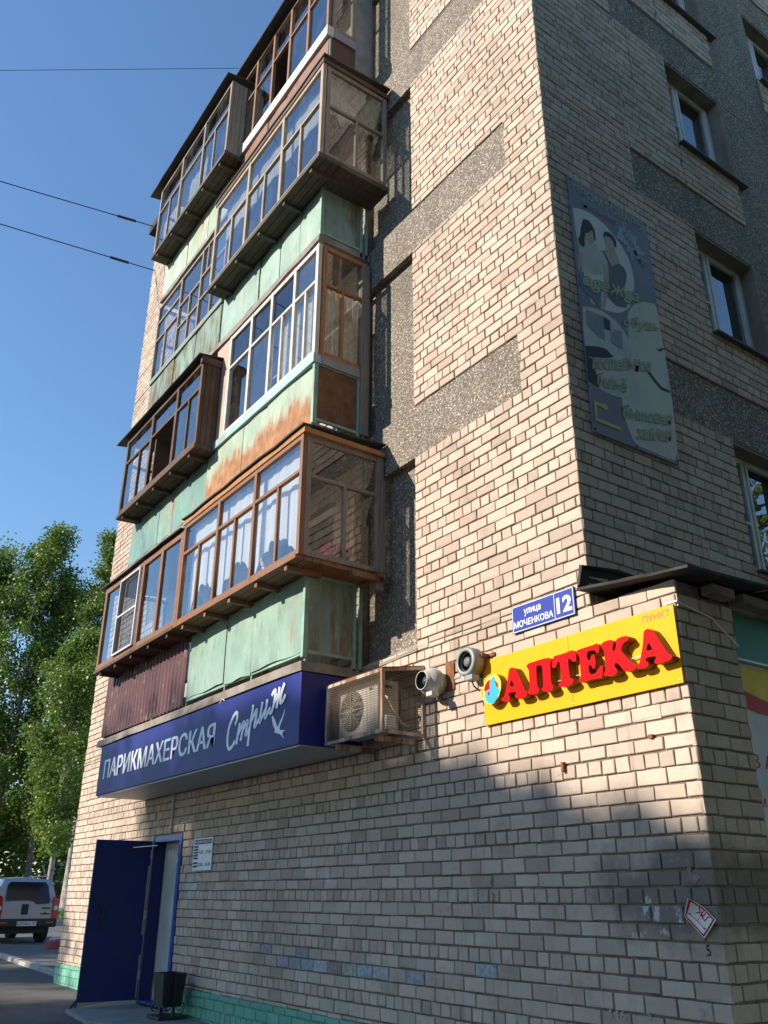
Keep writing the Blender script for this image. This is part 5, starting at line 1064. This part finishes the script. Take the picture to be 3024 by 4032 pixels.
ob('vestibule_panel', vb, M['pvc'], bld); ob('vestibule', MB().box(DH0 - .24, DH0 - .22, .31, .9, DBOT, DTOP + .1).box(DH1 + .045, DH1 + .06, .31, .9, DBOT, DTOP + .1).box(DH0 - .22, DH1 + .02, .14, .9, .2, DBOT - .004), M['pvc'], bld); ob('vestibule_ceiling', MB().box(DH0 - .22, DH1 + .02, .301, .9, DTOP + .1, DTOP + .12), M['dark'], bld)
ob('reveal', MB().box(DH0 - .04, DH0 - .001, .01, .32, DBOT, DTOP).box(DH1 + .001, DH1 + .04, .01, .32, DBOT, DTOP), M['render'], bld)
sh = MB()
for k in range(9):
    a = math.radians(-60 + 15 * k); sh.tube([(-7.95, .15, 2.02), (-7.95 + .06 * math.sin(a), .115, 2.02 + .06 * math.cos(a)), (-7.95 + .11 * math.sin(a), .135, 2.02 + .11 * math.cos(a))], [.01, .018, .014], 6)
tag(ob('wall_lamp', sh.box(-7.97, -7.93, .12, .164, 1.86, 2.02), M['sign_white'], smooth=True), 'white shell-shaped wall lamp inside the salon entrance', 'lamp')
tag(ob('conduit', MB().tube([(-8.02, -.02, 2.41), (-8.02, -.02, 2.945)], .018, 8), M['pvc']), 'thin white conduit between the blue door frame and the salon sign', 'pipe')
mb = MB().add([(-8.60, -1.0, .242), (-7.35, -1.12, .242), (-6.3, -.9, .242), (-6.3, -.025, .25), (-9.3, -.025, .25), (-8.60, -1.0, .1), (-7.35, -1.12, .1), (-6.3, -.9, .1), (-6.3, -.025, .1), (-9.3, -.025, .1)], [(0, 1, 2, 3, 4)] + [(i, i + 5, (i + 1) % 5 + 5, (i + 1) % 5) for i in range(5)])
tag(ob('entrance_step', mb, M['pad'], bevel=.01), 'low concrete step in front of the salon door', 'step')
# ------------------------------------------------------------------ litter bin
t = empty('litter_bin', (-6.95, -.28, .25), 'black steel litter bin with scrolled stand beside the blue door', 'bin')
bx_ = MB().add([(-7.10, -.40, .38), (-6.83, -.40, .38), (-6.83, -.16, .38), (-7.10, -.16, .38), (-7.13, -.43, .74), (-6.80, -.43, .74), (-6.80, -.13, .74), (-7.13, -.13, .74), (-7.115, -.415, .74), (-6.815, -.415, .74), (-6.815, -.145, .74), (-7.115, -.145, .74), (-7.09, -.39, .42), (-6.84, -.39, .42), (-6.84, -.17, .42), (-7.09, -.17, .42)],
    [(0, 3, 2, 1), (0, 1, 5, 4), (1, 2, 6, 5), (2, 3, 7, 6), (3, 0, 4, 7), (4, 5, 9, 8), (5, 6, 10, 9), (6, 7, 11, 10), (7, 4, 8, 11), (8, 9, 13, 12), (9, 10, 14, 13), (10, 11, 15, 14), (11, 8, 12, 15), (12, 13, 14, 15)])
ob('bucket', bx_, M['bin'], t)
ob('base', MB().box(-7.16, -6.77, -.46, -.10, .25, .285), M['bin'], t, bevel=.005)
for x in (-7.155, -6.775):
    ob('post', MB().box(x - .012, x + .012, -.295, -.265, .285, .72), M['bin'], t)
    sp = MB()
    for yc, zc, s_ in ((-.36, .38, 1), (-.20, .38, -1), (-.30, .62, 1)):
        sp.tube([(x, yc + s_ * (.012 + .055 * q / 22) * math.cos(q * .5), zc + (.012 + .055 * q / 22) * math.sin(q * .5)) for q in range(23)], .006, 5)
    ob('scroll', sp, M['bin'], t)
# ------------------------------------------------------------------ parked car
def make_car(ax, fwd):
    f = Vector((fwd[0], fwd[1], 0)).normalized(); r = Vector((f.y, -f.x, 0)); z0 = gz(ax[0]) + .052
    T = Matrix(((r.x, f.x, 0, ax[0]), (r.y, f.y, 0, ax[1]), (0, 0, 1, z0), (0, 0, 0, 1)))
    t = empty('parked_car', (ax[0], ax[1], z0), 'silver off-road hatchback parked in the yard, seen from behind', 'car')
    def part(name, mb, m, par=t, bevel=0, smooth=False):
        mb.v = [tuple(T @ Vector(v)) for v in mb.v]; return ob(name, mb, m, par, bevel=bevel, smooth=smooth)
    def loft(mb, st):
        n = len(st[0][1]); o = len(mb.v)
        for y, sec in st:
            for x, z, *dy in sec: mb.v.append((x, y + (dy[0] if dy else 0), z))
        for i in range(len(st) - 1):
            for k in range(n): k2 = (k + 1) % n; mb.f.append((o + i * n + k, o + i * n + k2, o + (i + 1) * n + k2, o + (i + 1) * n + k)); mb.mi.append(0)
        mb.f.append(tuple(range(o, o + n))); mb.mi.append(0); mb.f.append(tuple(reversed(range(o + (len(st) - 1) * n, o + len(st) * n)))); mb.mi.append(0); return mb
    def sec(hw, zb, zt, hb=None, crown=.02): 
        hb = hb or hw - .05
        return [(-hb, zb), (-hw, zb + .2), (-hw - .01, (zb + zt) / 2), (-hw + .05, zt - .03), (-hw * .6, zt + crown), (0, zt + crown * 1.4), (hw * .6, zt + crown), (hw - .05, zt - .03), (hw + .01, (zb + zt) / 2), (hw, zb + .2), (hb, zb)]
    body = loft(MB(), [(-.80, sec(.76, .48, 1.02)), (-.74, sec(.83, .42, 1.06)), (.2, sec(.86, .40, 1.06)), (1.6, sec(.86, .40, 1.04)), (2.3, sec(.85, .42, 1.0)), (3.05, sec(.80, .45, .90)), (3.2, sec(.70, .5, .80))])
    bo = part('body', body, M['car'], bevel=.025, smooth=False)
    cab = loft(MB(), [(-.74, [(-.79, 1.03), (-.72, 1.42, .16), (-.62, 1.60, .28), (0, 1.66, .30), (.62, 1.60, .28), (.72, 1.42, .16), (.79, 1.03)]), (.5, [(-.83, 1.03), (-.73, 1.45), (-.63, 1.64), (0, 1.69), (.63, 1.64), (.73, 1.45), (.83, 1.03)]),
        (1.35, [(-.83, 1.02), (-.72, 1.43), (-.60, 1.60), (0, 1.65), (.60, 1.60), (.72, 1.43), (.83, 1.02)]), (2.1, [(-.80, 1.0), (-.74, 1.02), (-.66, 1.04), (0, 1.06), (.66, 1.04), (.74, 1.02), (.80, 1.0)])])
    part('cabin', cab, M['car'], bo, bevel=.03)
    def rear(x, z, d=0):                                # tailgate plane
        k = max(0, (z - 1.03) / .57); return (x, -.752 + .27 * k ** 1.15 - d - (0.045 if z < 1.03 else 0.045 * max(0, 1 - k * 6)), z)
    g = [(-.60, 1.12), (-.56, 1.46), (-.48, 1.545), (.48, 1.545), (.56, 1.46), (.60, 1.06), (.56, .99), (.22, .98), (.12, 1.05), (.02, 1.08), (-.52, 1.08)]
    part('rear_window', MB().add([(x, -.835 + .5 * (z - .98), z) for x, z in g], [(0, 1, 2, 3, 4, 5, 8, 9, 10), (5, 6, 7, 8)]), M['car_glass'])
    for s_ in (-1, 1):
        q = [(.86, .58), (.70, .60), (.68, .80), (.71, 1.16), (.80, 1.2), (.88, 1.1)]
        part('tail_light', MB().add([(s_ * x, -.825 + (.03 if x > .8 else 0), z) for x, z in q] + [(s_ * (x + .02), -.70, z) for x, z in q], [tuple(range(6))] + [(i, (i + 1) % 6, (i + 1) % 6 + 6, i + 6) for i in range(6)]), M['tail'])
        part('reverse_lamp', MB().lathe((s_ * .775, -.822, .88), (0, -1, 0), [(0, .065), (.012, .06), (.016, 0)], 16), M['pale_plate'])
        w_ = [(s_ * .865, .05, 1.10), (s_ * .765, .18, 1.47), (s_ * .765, .72, 1.49), (s_ * .868, .74, 1.09)]
        for a, b in ((-.62, .0), (.06, .72), (.78, 1.5)):
            part('side_window', MB().add([(s_ * .845, a, 1.10), (s_ * .752, a + .14, 1.46), (s_ * .752, b - .02, 1.48), (s_ * .845, b, 1.10)], [(0, 1, 2, 3)]), M['car_glass'])
        for y in (0, 2.45):
            wh = part('wheel', MB().lathe((s_ * .64, y, .34), (s_, 0, 0), [(0, .20), (0, .33), (.03, .345), (.17, .345), (.2, .33), (.2, .21), (.17, .2), (.17, 0)], 24), M['tyre'])
            part('rim', MB().lathe((s_ * .64, y, .34), (s_, 0, 0), [(.15, .20), (.19, .19), (.175, .12), (.185, 0)], 16), M['steel'], wh)
    part('bumper', MB().box(-.84, .84, -.90, -.70, .40, .62), M['bumper'], bevel=.05)
    part('underbody', MB().box(-.66, .66, -.5, 2.9, .24, .42), M['bumper'])
    for s_ in (-1, 1): part('reflector', MB().box(s_ * .62 - .10, s_ * .62 + .10, -.908, -.899, .50, .54), M['amber'])
    pl = part('number_plate', MB().box(-.26, .26, -.912, -.9, .44, .555), M['pale_plate'])
    def fn(u, v, d=0): return tuple(T @ Vector((u, -.9125 - d, v)))
    text('в373вх', fn, -.24, .46, .10, .535, M['black'], pl, depth=.002); text('35', fn, .15, .475, .23, .535, M['black'], pl, depth=.002)
    part('spare_badge', MB().box(-.16, .02, -.815, -.803, .72, .98).lathe((-.07, -.812, .85), (0, -1, 0), [(0, .085), (.02, .08), (.022, .0)], 18), M['bumper'])
    part('badge', MB().box(.40, .62, -.812, -.804, .86, .90).box(.37, .62, -.812, -.804, .72, .75).add([(.44, -.813, .75), (.50, -.813, .775), (.56, -.813, .75)], [(0, 1, 2)]), M['bumper'])
    part('roof_rail', MB().bar((-.60, -.3, 1.70), (-.60, 1.2, 1.71), .03, .03).bar((.60, -.3, 1.70), (.60, 1.2, 1.71), .03, .03), M['bumper']); part('wiper', MB().bar((.1, -.80, 1.05), (.45, -.74, 1.16), .015, .02), M['bumper'])
make_car((-23.45, 1.97), (-.997, -.077))
# ------------------------------------------------------------------ striped concrete hemisphere
s = N('red_and_white_paint'); s.setp(.85)
p = s.xyz(); s.col(s.mix(s.mask(s.math('ADD', p[2], s.math('MULTIPLY', s.noise(7, 5), .12)), .62, .66), (.30, .055, .06), (.46, .40, .42)))
s.bump(s.noise(30, 4), .5, .01)
hz = gz(-20.4) + .05
t = tag(ob('traffic_hemisphere', MB().lathe((-20.35, 2.26, hz - .02), (0, 0, 1), [(0, .30), (.04, .30)] + [(.04 + .27 * math.sin(a * math.pi / 20), .285 * math.cos(a * math.pi / 20)) for a in range(11)], 28), s.m, smooth=True), 'red and white concrete hemisphere on the road by the building corner', 'bollard')
tag(ob('thin_rod', MB().tube([(-24.6, 4.2, .4), (-24.55, 4.25, 1.0), (-24.6, 4.3, 1.28)], .008, 5).bar((-24.6, 4.2, 1.18), (-24.58, 4.38, 1.22), .012, .012), M['bumper']), 'thin dark rod with a crosspiece standing behind the hemisphere', 'rod')
# ------------------------------------------------------------------ trees
def tree(x, y, z, H, R, seed, label, leafm, bark, leaves=9000, ls=.15, nl=26, base=.22, up=1.3, r0=.2, spread=.5, group=None, lean=(0, 0), profile=None, fill=None):
    r = random.Random(seed); t = empty('tree', (x, y, z)); tag(t, label, 'tree', group)
    tk = MB(); tp = []; n = 9
    for i in range(n + 1):
        s_ = i / n; tp.append(Vector((x + lean[0] * s_ + r.uniform(-.12, .12) * s_, y + lean[1] * s_ + r.uniform(-.12, .12) * s_, z - .1 + H * .93 * s_)))
    rad = [r0 * (1.35 if i == 0 else 1) * (1 - .9 * i / n) for i in range(n + 1)]
    tk.tube(tp, rad, 9); clumps = []
    for i in range(nl):
        s_ = base + (1 - base) * (i + r.random() * .6) / nl; q = s_ * n; k = min(int(q), n - 1); p0 = tp[k].lerp(tp[k + 1], q - k)
        a = i * 2.4 + r.uniform(-.5, .5); pr = profile(s_) if profile else (math.sin(min(1, (s_ - base) / (1 - base) * .85 + .18) * math.pi) ** .7)
        L = R * max(.25, pr) * r.uniform(.75, 1.15); dr = Vector((math.cos(a), math.sin(a), up * r.uniform(.6, 1.3))).normalized()
        pts = [p0 + dr * L * 1.2 * m + Vector((0, 0, .12 * L * m * m)) for m in (0, .35, .7, 1)]
        rr = max(.02, r0 * (1 - s_) * .45); tk.tube(pts, [rr, rr * .7, rr * .45, .012], 5, cap=False)
        for m in range(5):
            b0 = pts[0].lerp(pts[3], .35 + .65 * m / 4); d2 = (dr + Vector((r.uniform(-.9, .9), r.uniform(-.9, .9), r.uniform(-.1, .8)))).normalized()
            e = b0 + d2 * L * .38 * r.uniform(.5, 1.2); tk.tube([b0, e], [rr * .35, .008], 4, cap=False); clumps.append((e, r.uniform(.55, 1.25)))
            if r.random() < .6: clumps.append((b0.lerp(e, .5), r.uniform(.4, .8)))
    clumps.append((tp[-1] + Vector((0, 0, .4)), .8))
    tot = sum(c[1] for c in clumps); qd = []
    for c, wgt in clumps:
        k = int(leaves * wgt / tot); sg = spread * (.5 + .5 * wgt); tone = r.uniform(-.22, .22)
        for _ in range(k):
            p = c + Vector((r.gauss(0, sg), r.gauss(0, sg), r.gauss(0, sg * .75)))
            u = Vector((r.gauss(0, 1), r.gauss(0, 1), r.gauss(0, .7))).normalized(); v = u.orthogonal().normalized(); v = (v * math.cos(1.3 * k) + u.cross(v) * r.uniform(-1, 1)).normalized()
            sz = ls * r.uniform(.65, 1.3); qd.append((p, u * sz, v * sz * .8, min(1, max(0, r.random() * .75 + .12 + tone))))
    if fill:
        for p, sz in fill(r): 
            u = Vector((r.gauss(0, 1), r.gauss(0, 1), r.gauss(0, .7))).normalized(); v = u.orthogonal().normalized(); qd.append((p, u * sz, v * sz * .8, r.uniform(.1, .9)))
    ob('trunk', tk, bark, t, smooth=True); o = link('crown', leaf_mesh('crown', qd, leafm), t); return t
gt = 'trees behind the yard'
tree(-40, 8.25, 1.0, 19.6, 2.0, 1, 'tall poplar nearest the building with a pale straight trunk', M['leaf'], M['bark2'], 30000, .14, 40, .2, 2.0, .20, .29, gt)
tree(-43.0, 5.0, 1.0, 20.4, 2.7, 2, 'tall poplar with a jagged top left of the straight poplar', M['leaf'], M['bark'], 26000, .15, 36, .24, 1.8, .22, .32, gt, (0, .9))
tree(-44, 7.4, 1.0, 17.6, 2.3, 8, 'leafy poplar standing between the two tall poplars', M['leaf2'], M['bark'], 20000, .15, 34, .2, 1.5, .18, .34, gt)
tree(-45, 3.5, 1.0, 18.8, 2.6, 3, 'tall poplar at the left edge of the photo above the car roof', M['leaf'], M['bark'], 17000, .18, 30, .25, 1.6, .2, .48, gt)
tree(-41.0, 11.0, 1.0, 15.5, 2.4, 4, 'leafy poplar half hidden behind the building edge', M['leaf'], M['bark'], 12000, .18, 28, .2, 1.6, .2, .5, gt)
tree(-37.6, 6.7, .9, 13.0, 1.9, 5, 'shorter bright green birch in front of the tall poplars', M['leaf2'], M['bark2'], 30000, .13, 36, .16, 1.2, .14, .30, gt)
tree(-52.0, 3.8, 1.0, 12.0, 3.2, 6, 'broad dark tree behind the roof of the car', M['leaf'], M['bark'], 14000, .22, 26, .1, 1.1, .2, .6, gt)
for i, (x, y) in enumerate(((-46.5, 3.2), (-47, 6.6), (-49, 9.8))):
    tree(x, y, 1.0, 5.2, 2.2, 60 + i, ['dark bush left of the poplar trunks behind the car', 'dark bush between the poplar trunks behind the car', 'dark bush behind the straight poplar trunk'][i], M['leaf'], M['bark'], 7000, .2, 22, .04, .6, .08, .55, 'dark bushes behind the car')
for i, (x, y, h_) in enumerate(((-60, 2, 9), (-64, 8, 10), (-62, 14, 9.5), (-66, 20, 10), (-58, -5, 10), (-68, -14, 12), (-62, 28, 11))):
    tree(x, y, 1.1, h_, 4.2, 20 + i, ['dark thicket tree far behind the parked car', 'dark thicket tree far behind the straight poplar', 'dark thicket tree far behind the building edge', 'dark far tree hidden mostly by the building', 'dark far tree left of the thicket behind the car', 'dark far tree at the left end of the thicket', 'dark far tree at the right end of the thicket'][i], M['leaf'], M['bark'], 7000, .34, 22, .08, .8, .2, .8, 'dark thicket trees')
# trees across the street, behind the photographer: they shade the lower wall and show in the window glass
def shade_leaves(r):                                       # added leaves, placed sunward of the wall to shape its shadow edge
    out = []
    for _ in range(9000):
        x = r.uniform(-5.9, 1.7); top = min(3.0, 2.36 - .30 * (x + 1.0) + .07 * math.sin(x * 3.1) + .05 * math.sin(x * 7.7)); z = r.uniform(-.6, top) + r.gauss(0, .07)
        k = r.uniform(22.5, 27.5); out.append((Vector((x - .37 * k, -k, z + .55 * k)), r.uniform(.25, .5)))
    return out
tree(-10.9, -25, .2, 12.6, 4.0, 41, 'broad street tree opposite the pharmacy sign', M['leaf'], M['bark'], 24000, .36, 44, .3, .7, .28, .7, 'street trees opposite the building', fill=shade_leaves)
tree(-17.0, -31, .2, 19.6, 3.2, 46, 'tall street tree behind the one opposite the pharmacy sign', M['leaf'], M['bark'], 24000, .36, 44, .3, 1.1, .3, .7, 'street trees opposite the building')
tree(-18.6, -27, .2, 19.0, 1.5, 42, 'narrow street poplar opposite the salon door', M['leaf'], M['bark'], 6000, .2, 34, .25, 2.6, .24, .35, 'street trees opposite the building')
tree(-23.5, -26, .2, 16.5, 2.3, 47, 'slim street tree opposite the building corner', M['leaf'], M['bark'], 8000, .3, 30, .25, 1.4, .22, .5, 'street trees opposite the building')
tree(-30, -24, .2, 15.5, 3.6, 43, 'broad street tree opposite the parked car', M['leaf'], M['bark'], 13000, .26, 30, .3, 1.0, .28, .6, 'street trees opposite the building')
tree(-3.2, -27, .2, 14.6, 3.6, 44, 'broad street tree right of the pharmacy side', M['leaf'], M['bark'], 14000, .28, 30, .3, .9, .28, .65, 'street trees opposite the building')
for i, (x, y, h_) in enumerate(((9.0, 8.0, 15), (9.0, 1.2, 14), (11, 15, 17), (12, -6, 13), (8, -15, 11))):  # added out of view to block skylight; the nearer ones also reflect in windows
    tree(x, y, .2, h_, 4.0, 70 + i, ['broad tree facing the gable windows', 'unseen broad tree added opposite the shop front to block skylight', 'unseen tall tree added beyond the gable windows to block skylight', 'unseen broad tree added right of the photographer to block skylight', 'unseen broad tree added behind the photographer to block skylight'][i], M['leaf'], M['bark'], 34000 if i < 2 else 15000, .19 if i < 2 else .36, 34, .12, .8, .25, .8, 'trees by the gable')
# ------------------------------------------------------------------ far white building with a green panel and dark red fence
t = empty('pavilion', (-52, 11.4, 1.0), 'small white pavilion with a green panel glimpsed beside the poplar trunk', 'building')
ob('wall', MB().box(-56, -52, 11.3, 15, .9, 3.6), M['white'], t); ob('panel', MB().box(-51.99, -51.95, 11.75, 13.5, 2.2, 3.4), plain('bright_green_panel', (.10, .42, .10), .5), t); ob('roof', MB().box(-56.3, -51.6, 11.1, 15.3, 3.6, 3.8), M['roof_felt'], t)
t = empty('fence', (-48, 10, 1.0), 'dark red board fence below the white pavilion', 'fence')
for k in range(30): ob('board', MB().box(-48.03, -48, 6 + k * .22, 6.2 + k * .22, .95, 2.05), M['brown_side'], t)
ob('fence_rail', MB().box(-48.09, -48.035, 6, 12.6, 1.3, 1.38).box(-48.09, -48.035, 6, 12.6, 1.8, 1.88), M['brown_side'], t)
# ------------------------------------------------------------------ overhead wires
def wire(a, d, L, rad, sag, label, ins=True):
    a = Vector(a); d = Vector(d).normalized(); t = empty('overhead_wire', a); tag(t, label, 'wire', 'wires over the yard')
    pts = [a + d * L * i / 24 + Vector((0, 0, -sag * math.sin(math.pi * i / 24))) for i in range(25)]
    ob('cable', MB().tube(pts, rad, 6), M['black'], t)
    if ins: ob('sleeve', MB().tube([a.lerp(pts[1], .55) , a.lerp(pts[1], .95)], rad * 2.6, 8), M['black'], t); ob('hook', MB().tube([a + Vector((0, .12, .05)), a], .02, 6), M['steel'], t)
wire((-12.30, -.03, 16.5), (-.64, -4.23, 0), 26, .012, .25, 'upper thick black wire meeting the top-left bay')
wire((-12.38, -.03, 15.28), (-.43, -4.02, 0), 26, .012, .25, 'lower thick black wire meeting the left edge of the wall')
wire((-6.0, -.95, 15.04), (-2.7, -3.93, 0), 28, .005, .3, 'hair-thin wire high in the sky above the roof', False)
